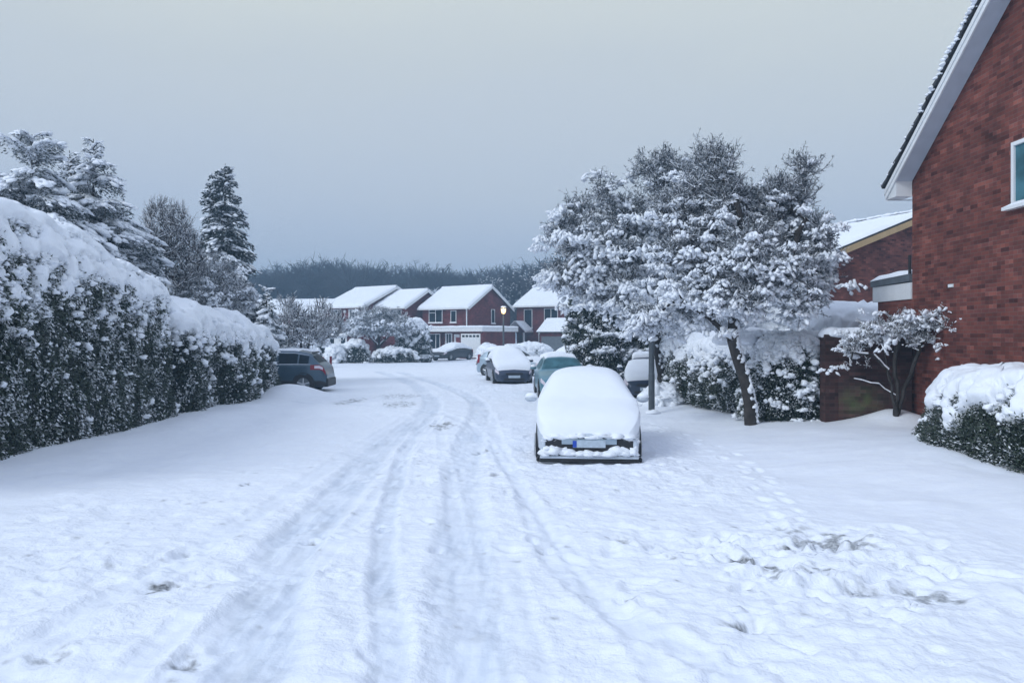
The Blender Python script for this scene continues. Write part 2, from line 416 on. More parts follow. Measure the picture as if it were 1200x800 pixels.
# ------------------------------------------------------------------ ground
def base_h(x, y):
    x = np.asarray(x, float); y = np.asarray(y, float)
    h = 0.28 * ss((x - 3.0) / 4.5) * ss((y - 6) / 7) * (1 - ss((y - 22) / 8))
    h = h + 0.32 * np.exp(-(((x + 7.6) / 1.3) ** 2 + ((y - 26.6) / 0.9) ** 2))      # ploughed heap by the hedge end
    h = h + 0.10 * ss((-x - 6.2) / 1.5) * ss((y - 3) / 4) * (1 - ss((y - 26) / 4))
    h = h + 0.3 * np.exp(-(((x - 8.1) / 0.7) ** 2 + ((y - 16.3) / 0.6) ** 2))          # drift against the wall
    return h
GX = np.concatenate([-np.geomspace(9.5, 320, 60)[::-1], np.arange(-9, -5.01, 0.08), np.arange(-5, 5.01, 0.034), np.arange(5.08, 9.01, 0.08), np.geomspace(9.5, 320, 60)])
GY = np.concatenate([np.arange(-40, 3, 1.5), np.arange(3.4, 9, 0.028), np.arange(9, 14, 0.045), np.arange(14, 30, 0.10), np.arange(30, 60, 0.35), np.geomspace(60.5, 520, 70)])
X, Y = np.meshgrid(GX, GY, indexing='ij')
def polyd(pts):
    """distance of every ground vertex to a polyline, and side"""
    d = np.full(X.shape, 1e9)
    for (x0, y0), (x1, y1) in zip(pts[:-1], pts[1:]):
        dx, dy = x1 - x0, y1 - y0; l2 = dx * dx + dy * dy
        t = np.clip(((X - x0) * dx + (Y - y0) * dy) / l2, 0, 1)
        d = np.minimum(d, np.hypot(X - (x0 + t * dx), Y - (y0 + t * dy)))
    return d
def smooth_poly(p, n=8):
    p = np.array(p, float); t = np.linspace(0, len(p) - 1, (len(p) - 1) * n + 1); out_ = []
    for tt in t:
        i = min(int(tt), len(p) - 2); f = tt - i
        p0, p1, p2, p3 = p[max(i - 1, 0)], p[i], p[i + 1], p[min(i + 2, len(p) - 1)]
        out_.append(0.5 * ((2 * p1) + (-p0 + p2) * f + (2 * p0 - 5 * p1 + 4 * p2 - p3) * f * f + (-p0 + 3 * p1 - 3 * p2 + p3) * f ** 3))
    return [tuple(q) for q in out_]
Z = base_h(X, Y)
near = 1 - ss((Y - 30) / 25)
road = ss((X + 6.6) / 1.2) * (1 - ss((X - 2.6 - 0.10 * np.clip(10 - Y, 0, 6) * 2.2) / 1.6))
tramp = np.clip(road * (0.65 + 0.6 * fbm(X * 0.35, Y * 0.35, 0, 3, 5)), 0, 1) * near
patch = np.exp(-(((X - 2.7) / 1.9) ** 2 + ((Y - 7.2) / 1.3) ** 2))
tramp = np.clip(np.maximum(tramp, patch), 0, 1)
Z += 0.05 * fbm(X * 0.25, Y * 0.25, 0, 3, 1) + 0.035 * fbm(X * 0.9, Y * 0.9, 0, 3, 2)
Z += tramp * (0.06 * fbm(X * 2.6, Y * 2.6, 0, 4, 3)) + tramp * 0.022 * np.abs(fbm(X * 7, Y * 7, 2.0, 3, 23))
# crumbled clods: thresholded noise
cl = fbm(X * 6, Y * 6, 3.3, 3, 9)
Z += tramp * 0.06 * np.clip(cl - 0.10, 0, 1) * (0.7 + 2.6 * patch)
Z += patch * 0.05 * fbm(X * 4.5, Y * 4.5, 6.1, 4, 88)
Z += 0.02 * fbm(X * 1.8 + 3 * fbm(X * .5, Y * .5, 0, 2, 90), Y * 1.8, 0, 3, 91) * near
Z += 0.012 * np.clip(fbm(X * 9, Y * 9, 1.3, 3, 19), 0, 1) * (0.25 + 0.75 * tramp) * near
wear = np.zeros(X.shape); rough = 0.16 + 0.84 * tramp
prng = random.Random(3)
tracks = [([(-1.45, -6), (-1.5, 2), (-1.66, 4.9), (-2.1, 6.9), (-2.25, 8.8), (-2.35, 11.4), (-2.5, 15), (-2.3, 20.8), (-2.9, 27), (-5.2, 37), (-8, 46)], 0.31, 0.05, 0.8),
          ([(-0.6, -6), (-.66, 2), (-.78, 4.9), (-1.05, 6.3), (-1.44, 8.8), (-1.7, 11.4), (-2.0, 15), (-2.1, 20)], 0.12, 0.035, 0.75),
          ([(-.1, -6), (-.15, 2), (-.26, 5.2), (-.4, 6.5), (-.56, 8.75), (-.79, 12.9), (-.85, 17), (-.9, 22), (-1.5, 27), (-4.1, 37), (-6.5, 45)], 0.29, 0.05, 0.8),
          ([(1.9, 2), (1.35, 4.6), (.91, 5.5), (.49, 6.9), (.3, 8.4), (.1, 11), (-.3, 15), (-.6, 21)], 0.14, 0.03, 0.45),
          ([(-3.4, 2), (-3.2, 5), (-3.0, 9), (-2.9, 14), (-2.7, 20)], 0.16, 0.02, 0.22),
          ([(-.9, 18), (-2.2, 21.5), (-4.6, 23.4), (-7.0, 24.5)], 0.16, 0.03, 0.4),
          ([(.35, 3), (.1, 5.5), (-.1, 8)], 0.10, 0.02, 0.3)]
for k_ in range(5):
    a0_ = prng.uniform(-2.6, .9); a1_ = a0_ * .3 - 1.4 + prng.uniform(-.5, .5)
    tracks.append(([(a0_ + .2, 2), (a0_, 5), (a0_ * .75 + a1_ * .25, 9), (a0_ * .4 + a1_ * .6, 14), (a1_, 20)], prng.uniform(.07, .11), prng.uniform(.008, .02), prng.uniform(.12, .3)))
for pts, wd, dep, wr in tracks:
    jit = 0.05 * fbm(X * 1.2, Y * 0.9, 5.5, 3, 31)
    d = polyd(smooth_poly(pts)) + jit
    prof = 1 - ss((d - wd * 0.55) / (wd * 0.7))
    ridge = np.exp(-((d - wd * 1.35) / (wd * 0.3)) ** 2)
    br = np.clip(0.75 + 0.9 * fbm(X * 0.6, Y * 0.5, 7.7, 3, 40 + int(wd * 100)), 0, 1)
    Z += -dep * .8 * prof + 0.012 * ridge * (0.5 + fbm(X * 4, Y * 2, 0, 3, 77))
    wear = np.maximum(wear, prof * wr * br * (0.35 + 0.65 * np.clip(fbm(X * 5, Y * 1.2, 2.2, 3, 50) + 0.75, 0, 1)))
    rough = rough * (1 - 0.5 * prof)
# tread ribs in the tracks
# footprints
def foot(px, py, a_, s=1.0, dep=0.07):
    global Z
    c_, s_ = math.cos(a_), math.sin(a_)
    u = (X - px) * c_ + (Y - py) * s_; v = -(X - px) * s_ + (Y - py) * c_
    r = (u / (0.15 * s)) ** 2 + (v / (0.065 * s)) ** 2
    Z = Z - dep * np.exp(-r ** 1.5) + dep * 0.35 * np.exp(-((np.sqrt(r) - 1.5) / 0.35) ** 2)
trail = smooth_poly([(3.2, 19), (3.6, 16), (3.75, 13), (3.55, 11), (3.3, 9.4), (3.0, 8.0)], 6)
for i, (px, py) in enumerate(trail):
    foot(px + (0.13 if i % 2 else -0.13) + prng.uniform(-.06, .06), py + prng.uniform(-.1, .1), R(95) + prng.uniform(-.3, .3), .9, .028)
for i in range(90):
    yy = prng.uniform(4.6, 16); xx = prng.uniform(-4.5, 2.6)
    foot(xx, yy, prng.uniform(0, 3.1), prng.uniform(0.6, 1.1), prng.uniform(0.015, 0.04))
for i in range(70):
    foot(2.7 + prng.gauss(0, 1.0), 7.2 + prng.gauss(0, 0.8), prng.uniform(0, 3.1), prng.uniform(0.5, 1.2), prng.uniform(0.02, 0.06))
def cells(x, y, seed):
    x0 = np.floor(x); y0 = np.floor(y); d1 = np.full(x.shape, 9.); d2 = d1.copy(); v = np.zeros(x.shape); rx = v.copy(); ry = v.copy()
    for dx in (-1, 0, 1):
        for dy in (-1, 0, 1):
            cx = x0 + dx; cy = y0 + dy; jx = cx + _h(cx, cy, cx * 0, seed); jy = cy + _h(cx, cy, cx * 0 + 1, seed)
            d = np.hypot(x - jx, y - jy); m_ = d < d1
            d2 = np.where(m_, d1, np.minimum(d2, d)); v = np.where(m_, _h(cx, cy, cx * 0 + 2, seed), v); rx = np.where(m_, x - jx, rx); ry = np.where(m_, y - jy, ry); d1 = np.where(m_, d, d1)
    return v, d2 - d1, rx, ry
wx_ = X + .08 * fbm(X * 5, Y * 5, 0, 3, 201); wy_ = Y + .08 * fbm(X * 5, Y * 5, 4, 3, 202)
patch2 = np.clip(np.exp(-(((X - 2.75) / 1.15) ** 2 + ((Y - 7.1) / 1.0) ** 2)) * 1.3 + .9 * np.exp(-(((X - 3.2) / .35) ** 2 + ((Y - 6.1) / .35) ** 2)) + .38 * tramp * ss(fbm(X * .8, Y * .8, 0, 3, 203) * 3 + .2) * (wear < .2), 0, 1)
gate = ss(fbm(X * 1.6, Y * 1.6, 3, 4, 204) * 3 + .45)
for sc_, am_ in ((3.6, .10), (8.5, .055)):
    v_, e_, rx_, ry_ = cells(wx_ * sc_, wy_ * sc_, int(sc_))
    Z += patch2 * gate * am_ * ((v_ - .45) * ss(e_ * 6) + (rx_ * (v_ * 37 % 1 - .5) + ry_ * (v_ * 91 % 1 - .5)) * 1.2)
Z += .02 * patch2 * fbm(X * 11, Y * 11, 1, 3, 205)
rough = np.maximum(rough, patch2)
# scraped / dirty spots where leaves and tarmac show
dirt = np.zeros(X.shape)
spots = [(-2.9, 6.38, .10, .9), (-1.67, 18.2, .20, .9), (-1.6, 17.4, .14, .6), (-.25, 11.6, .06, .6), (-3.7, 10.8, .08, .7), (-.52, 14, .09, .6), (-2.1, 7.95, .06, .8),
         (2.66, 6.75, .13, .8), (3.0, 7.9, .25, .6), (3.25, 7.6, .2, .7), (2.3, 6.7, .10, .7), (3.36, 6.15, .16, .7), (1.7, 5.5, .09, .9), (2.34, 6.95, .11, 1), (2.15, 7.15, .08, .9), (3.3, 7.85, .22, .75), (2.75, 7.55, .07, .9), (.9, 6.1, .05, .6), (1.5, 7.2, .05, .6), (2.9, 6.3, .1, .5),
         (-3.9, 27, .5, .5), (-5.2, 24.6, .35, .7), (-3.4, 23.6, .35, .6), (.35, 7.6, .06, .7), (-3.0, 5.0, .07, .5), (-2.1, 4.95, .08, .7), (1.1, 8.0, .09, .6)]
for sx, sy, r_, k_ in spots:
    d = np.hypot((X - sx), (Y - sy) * (1 if sy < 12 else 0.6)) / (r_ * 1.35) * (1 + .5 * fbm(X * 6, Y * 6, sx, 3, 61))
    m_ = np.exp(-d ** 2) * np.clip(0.55 + 2.6 * fbm(X * 13, Y * 13, 9, 3, 60), 0, 1.5)
    dirt = np.maximum(dirt, k_ * np.clip(m_ * 2.6 - 0.45, 0, 1)); Z += (-0.035 * np.exp(-d ** 2) + 0.012 * np.exp(-((d - 1.7) / .5) ** 2)) * (1 if sy < 12 else .5)
    rough = np.maximum(rough, np.exp(-(d / 2) ** 2))
for i in range(120):                                                    # crumbs of grit
    sx = prng.uniform(-4.6, 2.6); sy = prng.uniform(4.6, 14); r_ = prng.uniform(0.015, 0.04)
    ix = np.searchsorted(GX, sx); iy = np.searchsorted(GY, sy)
    sl = (slice(ix - 3, ix + 4), slice(iy - 3, iy + 4))
    d = np.hypot(X[sl] - sx, Y[sl] - sy) / r_
    dirt[sl] = np.maximum(dirt[sl], 0.55 * np.exp(-d ** 2))
dirt += wear * 0.28 * np.clip(fbm(X * 8, Y * 2.5, 4, 3, 70) * 2 - 0.15, 0, 1)
G = mesh_obj('snowy_ground', np.stack([X, Y, Z], -1).reshape(-1, 3), grid_faces(*X.shape)[:, ::-1].copy(), ground_m, smooth=True,
             attrs={'wear': ('POINT', wear.ravel()), 'dirt': ('POINT', np.clip(dirt, 0, 1).ravel()), 'rough': ('POINT', np.clip(rough, 0, 1).ravel())})
nmesh = G.data
if nmesh.polygons[0].normal.z < 0: nmesh.flip_normals()
G['kind'] = 'structure'
def gz(x, y): return float(base_h(x, y))

def px(x_, y_, Y_):
    """metres for a sight line measured on the survey picture, at distance Y_"""
    return ((x_ - 600) / 900 * Y_, Y_, 2.1 + (394 - y_) / 900 * Y_)

# ------------------------------------------------------------------ houses
def window(parent, face, a0, a1, z0, z1, off, bars=(), hbar=None, glass=None, sill=True, depth=0.05, t=0.06, curtain=False):
    """face 'y-' : in the plane y=off looking to -y ; 'x+' : plane x=off looking +x ; 'x-' : plane x=off looking -x"""
    fr = MB(); pn = MB()
    def bx(mb, u0, u1, zz0, zz1, d0, d1):
        if face == 'y-': mb.box(u0, u1, off - d1, off - d0, zz0, zz1)
        elif face == 'x+': mb.box(off + d0, off + d1, u0, u1, zz0, zz1)
        else: mb.box(off - d1, off - d0, u0, u1, zz0, zz1)
    bx(fr, a0, a1, z1 - t, z1, 0.003, depth); bx(fr, a0, a1, z0, z0 + t, 0.003, depth)
    bx(fr, a0, a0 + t, z0 + t, z1 - t, 0.003, depth); bx(fr, a1 - t, a1, z0 + t, z1 - t, 0.003, depth)
    for b_ in bars: bx(fr, a0 + (a1 - a0) * b_ - t / 2, a0 + (a1 - a0) * b_ + t / 2, z0 + t, z1 - t, 0.004, depth - 0.004)
    if hbar:
        u1 = a1 if not bars else a0 + (a1 - a0) * bars[0]
        bx(fr, a0 + t, u1 - t / 2, z0 + (z1 - z0) * hbar - t / 2, z0 + (z1 - z0) * hbar + t / 2, 0.005, depth - 0.008)
    f = fr.build('window', white_m, parent)
    bx(pn, a0 + t * 0.5, a1 - t * 0.5, z0 + t * 0.5, z1 - t * 0.5, 0.002, depth * 0.45)
    pn.build('pane', glass or glass_m, f)
    if sill:
        s_ = MB(); bx(s_, a0 - 0.06, a1 + 0.06, z0 - 0.08, z0 - 0.003, 0.003, depth + 0.07); s_.build('sill', white_m, f)
        s_ = MB(); bx(s_, a0 - 0.05, a1 + 0.05, z0 - 0.001, z0 + 0.05, depth + 0.002, depth + 0.065); s_.build('sill_snow', snow_m, f)
    if curtain:
        s_ = MB(); bx(s_, a0 + t, a0 + (a1 - a0) * 0.25, z0 + t, z1 - t, depth * 0.45 + .002, depth * 0.45 + .006)
        bx(s_, a0 + (a1 - a0) * 0.8, a1 - t, z0 + t, z1 - t, depth * 0.45 + .002, depth * 0.45 + .006); s_.build('curtain', curtain_m, f)
    return f
def snow_slab(P, thick, nu, nv, edge=0.08, seed=0, amp=0.03):
    """quilt of snow over a quadrilateral P (4 corners, counter-clockwise seen from above), rounded edge"""
    P = np.array(P, float); u = np.linspace(0, 1, nu)[:, None, None]; v = np.linspace(0, 1, nv)[None, :, None]
    B = (P[0] * (1 - u) + P[1] * u) * (1 - v) + (P[3] * (1 - u) + P[2] * u) * v
    n = np.cross(P[1] - P[0], P[3] - P[0]); n /= np.linalg.norm(n)
    lu = np.linalg.norm(P[1] - P[0]); lv = np.linalg.norm(P[3] - P[0])
    du = np.minimum(u, 1 - u) * lu; dv = np.minimum(v, 1 - v) * lv
    e_ = np.clip(np.minimum(du, dv) / edge, 0, 1); prof = np.sqrt(1 - (1 - e_) ** 2)
    h = thick * prof * (1 + 0.0 * u) + prof * amp * fbm(B[..., 0] * 1.3, B[..., 1] * 1.3, B[..., 2], 3, seed)[..., None] * 2
    V = B + n * h
    V2 = B - n * 0.0 + np.zeros_like(V)
    return V.reshape(-1, 3), grid_faces(nu, nv)
def house(name_label, loc, a_deg, L, W, ze, pitch, snow=0.2, ov=0.35, brick=None, pipe=False, group='brick houses across the street'):
    H = thing('brick_house', name_label, 'house', loc, -R(a_deg), group)
    br = brick or brick_far; tp = math.tan(R(pitch)); zr = ze + tp * W / 2
    MB().prism([(0, 0), (W, 0), (W, ze), (W / 2, zr), (0, ze)], 0, -L, 0).build('wall', br, H, uv=True)
    z_e = ze - tp * ov + 0.02
    t = 0.12
    poly = [(-ov, z_e), (W / 2, zr + 0.02), (W + ov, z_e), (W + ov, z_e + t), (W / 2, zr + 0.02 + t), (-ov, z_e + t)]
    roof = MB().prism(poly, 0, -L - ov * 0.8, ov * 0.8).build('roof', tile_m, H)
    x0, x1 = -L - ov * 0.8 - .03, ov * 0.8 + .03
    A = Acc()
    zt = zr + 0.02 + t
    A.add(*snow_slab([(x0, -ov - .05, z_e + t - .03), (x1, -ov - .05, z_e + t - .03), (x1, W / 2, zt), (x0, W / 2, zt)], snow, 40, 30, 0.2))
    A.add(*snow_slab([(x1, W + ov + .05, z_e + t - .03), (x0, W + ov + .05, z_e + t - .03), (x0, W / 2, zt), (x1, W / 2, zt)], snow, 40, 30, 0.2))
    # ridge roll
    A.add(*tubes([[x0, W / 2, zt + snow * 0.35]], [[x1, W / 2, zt + snow * 0.35]], [snow * .6], [snow * .6], 12))
    A.build('roof_snow', snow_soft, roof, True)
    # white gutter and barge boards
    g = MB().box(x0 + .02, x1 - .02, -ov - 0.10, -ov - 0.003, z_e - 0.06, z_e + 0.10); g.build('gutter', white_m, H)
    bb = MB()
    for y0, y1 in ((-ov, W / 2), (W + ov, W / 2)):
        q = [(y0, z_e - 0.16), (y1, zr - 0.10), (y1, zr + 0.12), (y0, z_e + 0.10)]
        bb.prism(q, 0, ov * 0.8 + 0.003, ov * 0.8 + 0.035)
    bb.build('bargeboard', white_m, H)
    sf = MB().box(-L, -0.01, -ov + 0.01, -0.003, z_e - 0.04, z_e - 0.005); sf.build('soffit', white_m, H)
    if pipe:
        MB().tube((-0.15, -0.12, 0), (-0.15, -0.12, z_e - 0.1), 0.06).tube((-0.15, -0.12, z_e - .1), (-0.15, -0.33, z_e), 0.06).build('downpipe', white_m, H)
    return H, roof, ze, zr

# middle house
Hc, rc, ze, zr = house('brick house with white garage door and flat snowy ground-floor roof behind the lit lamp', (-4.15, 73.5, 0), 35, 5.9, 6.9, 4.95, 30, pipe=True)
window(Hc, 'y-', -5.0, -3.25, 3.45, 4.75, 0, (0.5,), 0.75)
window(Hc, 'y-', -2.2, -1.5, 3.45, 4.6, 0)
window(Hc, 'x+', 3.6, 4.2, 3.4, 4.8, 0)
can = MB().box(-6.1, 2.6, -1.25, -0.006, 2.55, 2.95); can.box(0.006, 2.6, -0.004, 4.6, 2.55, 2.95)
cn = can.build('porch_roof', white_m, Hc)
A = Acc(); A.add(*snow_slab([(-6.2, -1.3, 2.952), (2.66, -1.3, 2.952), (2.66, -.01, 2.952), (-6.2, -.01, 2.952)], 0.14, 60, 12, 0.15))
A.add(*snow_slab([(0.01, -.03, 2.954), (2.66, -.03, 2.954), (2.66, 4.66, 2.954), (.01, 4.66, 2.954)], 0.14, 20, 30, 0.15)); A.build('porch_roof_snow', snow_soft, cn, True)
gb = MB().box(-0.3, 2.4, -1.0, -0.01, 0, 2.548); gb.box(0.006, 2.4, -0.008, 4.4, 0, 2.548); gb.build('garage_wall', brick_far, Hc, uv=True)
gd = MB().box(-0.1, 2.2, -1.06, -1.003, 0.1, 2.35)
for i in range(1, 5): gd.box(-0.1, 2.2, -1.068, -1.061, 0.1 + i * 0.45, 0.13 + i * 0.45)
gdo = gd.build('garage_door', white_m, Hc)
pn = MB()
for i in range(5): pn.box(0.05 + i * 0.43, 0.35 + i * 0.43, -1.069, -1.062, 2.02, 2.22)
pn.build('pane', glass_m, gdo)
window(Hc, 'y-', -5.4, -3.2, 0.85, 2.35, -0.4, (0.25, 0.75), None); MB().box(-5.45, -3.15, -0.4, -0.01, 0.0, 2.5).build('bay', brick_far, Hc, uv=True)
window(Hc, 'y-', -2.9, -2.0, 0.9, 2.4, 0, (0.5,), None, curtain=True)
dr = MB().box(-1.75, -0.75, -0.06, -0.003, 0.1, 2.3).build('front_door', white_m, Hc); MB().box(-1.5, -1.0, -0.075, -0.062, 1.0, 2.0).build('pane', door_red, dr)

# left house
Ha, ra, ze, zr = house('brick house with snow-covered lean-to and white-framed bedroom window, left of the umbrella-shaped tree', (-14.9, 77, 0), 35, 5.6, 9.0, 5.15, 24)
window(Ha, 'y-', -4.9, -3.1, 3.55, 4.85, 0, (0.65,), 0.72)
window(Ha, 'y-', -2.1, -1.1, 3.3, 4.85, 0, (0.5,), curtain=True)
MB().box(-2.75, -2.5, -0.12, -0.003, 4.5, 4.75).build('alarm_box', white_m, Ha)
lt = MB().prism([(-2.2, 2.3), (-0.01, 3.05), (-0.01, 3.2), (-2.2, 2.45)], 0, -5.8, 1.5).build('lean_to_roof', tile_m, Ha)
A = Acc(); A.add(*snow_slab([(-5.9, -2.3, 2.43), (1.6, -2.3, 2.43), (1.6, -.02, 3.2), (-5.9, -.02, 3.2)], 0.2, 50, 14, 0.2)); A.build('lean_to_snow', snow_soft, lt, True)
MB().box(-5.8, 1.5, -2.28, -2.2, 2.15, 2.4).build('fascia', white_m, Ha)
MB().box(-5.6, 1.4, -1.9, -0.01, 0, 2.3).build('garage_wall', brick_far, Ha, uv=True)
gd = MB().box(-2.9, -0.3, -1.96, -1.903, 0.1, 2.15).build('garage_door', white_m, Ha)
pn = MB(); pn.box(-2.7, -2.1, -1.975, -1.962, 1.4, 1.95); pn.box(-1.1, -0.5, -1.975, -1.962, 1.4, 1.95); pn.build('pane', glass_m, gd)
window(Ha, 'y-', -4.9, -3.6, 1.0, 2.1, -1.9)

# house between
Hb, rb, ze, zr = house('narrow brick house with the lower snowy roof, joined between two taller neighbours', (-10.55, 76, 0), 35, 4.0, 6.2, 5.05, 28)
window(Hb, 'y-', -1.9, -0.5, 3.7, 4.75, 0, (0.5,), 0.7)
# right house
a_ = R(30)
Hd, rd, ze, zr = house('brick house with small pitched porch, partly behind the snowy pine', (7.6, 77.5, 0), 30, 8.2, 10.5, 5.35, 25)
window(Hd, 'y-', -7.3, -6.3, 3.0, 4.95, 0)
window(Hd, 'y-', -4.9, -3.3, 3.0, 5.0, 0, (0.5,))
window(Hd, 'y-', -2.2, -0.8, 3.1, 4.9, 0, (0.5,))
window(Hd, 'y-', -5.4, -3.9, 0.3, 2.4, -0.25, (0.33, 0.66), 0.5); MB().box(-5.45, -3.85, -0.25, -0.01, 0, 2.6).build('bay', white_m, Hd)
pr = MB().prism([(-8.6, 2.5), (-7.4, 3.6), (-6.2, 2.5), (-6.2, 2.62), (-7.4, 3.74), (-8.6, 2.62)], 1, -1.7, -0.01)
pr = pr.build('porch_roof', white_m, Hd)
A = Acc(); A.add(*snow_slab([(-7.4, -1.75, 3.72), (-7.4, -.02, 3.72), (-8.66, -.02, 2.6), (-8.66, -1.75, 2.6)], 0.13, 12, 12, .12))
A.add(*snow_slab([(-6.14, -1.75, 2.6), (-6.14, -.02, 2.6), (-7.4, -.02, 3.72), (-7.4, -1.75, 3.72)], 0.13, 12, 12, .12)); A.build('porch_roof_snow', snow_soft, pr, True)
MB().box(-8.4, -8.25, -1.6, -1.45, 0, 2.5).build('porch_post', white_m, Hd); MB().box(-6.55, -6.4, -1.6, -1.45, 0, 2.5).build('porch_post', white_m, Hd)
MB().box(-7.9, -7.0, -0.06, -0.004, 0.1, 2.2).build('front_door', oldwood_m, Hd)
MB().prism([(-4.2, 0), (-4.2, 2.6), (-2.3, 3.75), (-0.4, 2.6), (-0.4, 0)], 0, -3.2, 1.2).build('garage_wall', brick_far, Hd, uv=True)
gr = MB().prism([(-4.5, 2.45), (-2.3, 3.78), (-0.1, 2.45), (-0.1, 2.57), (-2.3, 3.9), (-4.5, 2.57)], 0, -3.4, 1.4).build('garage_roof', tile_m, Hd)
A = Acc(); A.add(*snow_slab([(-3.45, -4.55, 2.55), (1.45, -4.55, 2.55), (1.45, -2.3, 3.9), (-3.45, -2.3, 3.9)], 0.16, 30, 16, .15))
A.add(*snow_slab([(1.45, -.05, 2.55), (-3.45, -.05, 2.55), (-3.45, -2.3, 3.9), (1.45, -2.3, 3.9)], 0.16, 30, 16, .15)); A.build('garage_roof_snow', snow_soft, gr, True)
MB().box(-3.0, 0.9, -4.26, -4.203, 0.1, 2.1).build('garage_door', lead_m, Hd)
# far left bungalow
He, re_, ze, zr = house('low house with a plain snowy roof, leftmost beyond the bare shrub', (-21.8, 88, 0), 6, 9.5, 7.0, 4.7, 24)
window(He, 'y-', -4.5, -2.8, 1.2, 2.4, 0, (0.5,))

# big house on the right: gable end runs along the street
XW, YC = 8.6, 16.5
M_ = thing('brick_house', 'large red brick gable wall with white verge and one window, nearest on the right', 'house', (XW, YC, 0))
tp = math.tan(R(37)); ZE = 5.55; span = 8.4; zr = ZE + tp * span / 2; dp = 9.0
wy0, wy1, wz0, wz1 = -4.75, -3.27, 4.33, 5.43      # window opening in the gable
mb = MB()
def prx(poly): mb.prism(poly, 0, 0, 0.22)
def top(y): return ZE + tp * (span / 2 - abs(y + span / 2))
prx([(0, 0), (0, ZE), (wy1, top(wy1)), (wy1, 0)])
prx([(wy1, 0), (wy1, wz0), (wy0, wz0), (wy0, 0)])
prx([(wy1, wz1), (wy1, top(wy1)), (-span / 2, zr), (wy0, top(wy0)), (wy0, wz1)])
prx([(wy0, 0), (wy0, top(wy0)), (-span, ZE), (-span, 0)])
mb.prism([(0, 0), (0, ZE), (-0.2, ZE), (-0.2, 0)], 0, 0.22, dp)
mb.prism([(-span, 0), (-span, ZE), (-span + .2, ZE), (-span + .2, 0)], 0, 0.22, dp)
mb.prism([(0, 0), (0, ZE), (-span / 2, zr), (-span, ZE), (-span, 0)], 0, dp, dp + .22)
mb.build('wall', brick_m, M_, uv=True)
OV, OE = 0.38, 0.42        # verge and eaves overhang
def slope(sgn, x0, x1, z_off, t, y0=0.0, y1=OE):
    """slab on one roof slope"""
    ya, yb = (OE, -span / 2) if sgn > 0 else (-span - OE, -span / 2)
    za = ZE - tp * OE + z_off; zb = zr + z_off
    return [(ya, za), (yb, zb), (yb, zb + t), (ya, za + t)]
rf = MB()
for s_ in (1, -1): rf.prism(slope(s_, 0, 0, 0.10, 0.05), 0, -OV + .02, dp + OV)
roof = rf.build('roof', tile_m, M_)
tl = MB(); sn = MB(); nT = 17
Ls = math.hypot(span / 2 + OE, tp * (span / 2 + OE))
dirv = np.array([0, -math.cos(R(37)), math.sin(R(37))]); nv = np.array([0, math.sin(R(37)), math.cos(R(37))])
org = np.array([0, OE + 0.04, ZE - tp * OE + 0.12])
trn = random.Random(5)
for i in range(nT):
    p = org + dirv * (i * 0.325); q = p + dirv * 0.36
    lo, hi = p + nv * 0.055, q + nv * 0.03
    x0, x1 = -OV - 0.05, 0.9
    V = [(x, *(b_[1:])) for x in (x0, x1) for b_ in (p, q, q + nv * 0.035, p + nv * 0.085)]
    tl.add(V, [(0, 1, 2, 3), (4, 7, 6, 5), (0, 4, 5, 1), (1, 5, 6, 2), (2, 6, 7, 3), (3, 7, 4, 0)])
tl.build('verge_tile', tile_m, roof)
A = Acc()
pts = []; S = []; D = []
for i in range(nT):
    p = org + dirv * (i * 0.325)
    amt = 0.35 if i < 6 else 1.0
    for k in range(int(2 if i < 6 else trn.choice((3, 8, 14)))):
        q = p + dirv * trn.uniform(0.0, 0.07 if i < 6 else 0.30) + nv * trn.uniform(0.03, 0.095)
        pts.append((-OV - 0.055 + trn.uniform(0, 0.03), q[1], q[2])); s_ = trn.uniform(0.025, 0.045) * (1 if i < 6 else 1.6); S.append((s_ * .7, s_ * 1.3, s_ * .7))
A.add(*lumps(np.array(pts), np.array(S), 2))
A.build('verge_snow', snow_m, roof, True)
A = Acc()
c0 = np.array([0, OE, ZE - tp * OE + 0.22]); c1 = np.array([0, -span / 2, zr + 0.22])
A.add(*snow_slab([(-OV + .25, *c0[1:]), (-OV + .25, *c1[1:]), (dp + OV, *c1[1:]), (dp + OV, *c0[1:])][::-1], 0.14, 30, 60, 0.15))
A.build('roof_snow', snow_soft, roof, True)
bb = MB()
def board(x0, x1, z0, z1, mbx):
    for s_ in (1, -1): mbx.prism(slope(s_, 0, 0, z0, z1 - z0), 0, x0, x1)
board(-OV, -OV + 0.03, -0.13, 0.095, bb); bb.build('bargeboard', white_m, M_)
b2 = MB(); board(-OV - 0.018, -OV - 0.002, -0.015, 0.085, b2); b2.build('bargeboard_trim', white_m, M_)
sf = MB(); board(-OV + 0.032, -0.003, -0.12, -0.10, sf); sf.build('soffit', soffit_m, M_)
eb = MB().prism([(OE, ZE - tp * OE - 0.13), (OE, ZE - tp * OE + 0.09), (0.003, ZE - 0.03), (0.003, ZE - tp * OE - 0.13)], 0, -OV + 0.034, -0.004)
eb.box(-OV + .034, dp, OE - 0.02, OE + 0.0, ZE - tp * OE - 0.15, ZE - tp * OE - 0.132).build('eaves_box', white_m, M_)
MB().box(-OV + .04, dp, OE + .002, OE + 0.11, ZE - tp * OE - 0.02, ZE - tp * OE + 0.08).build('gutter', black_m, M_)
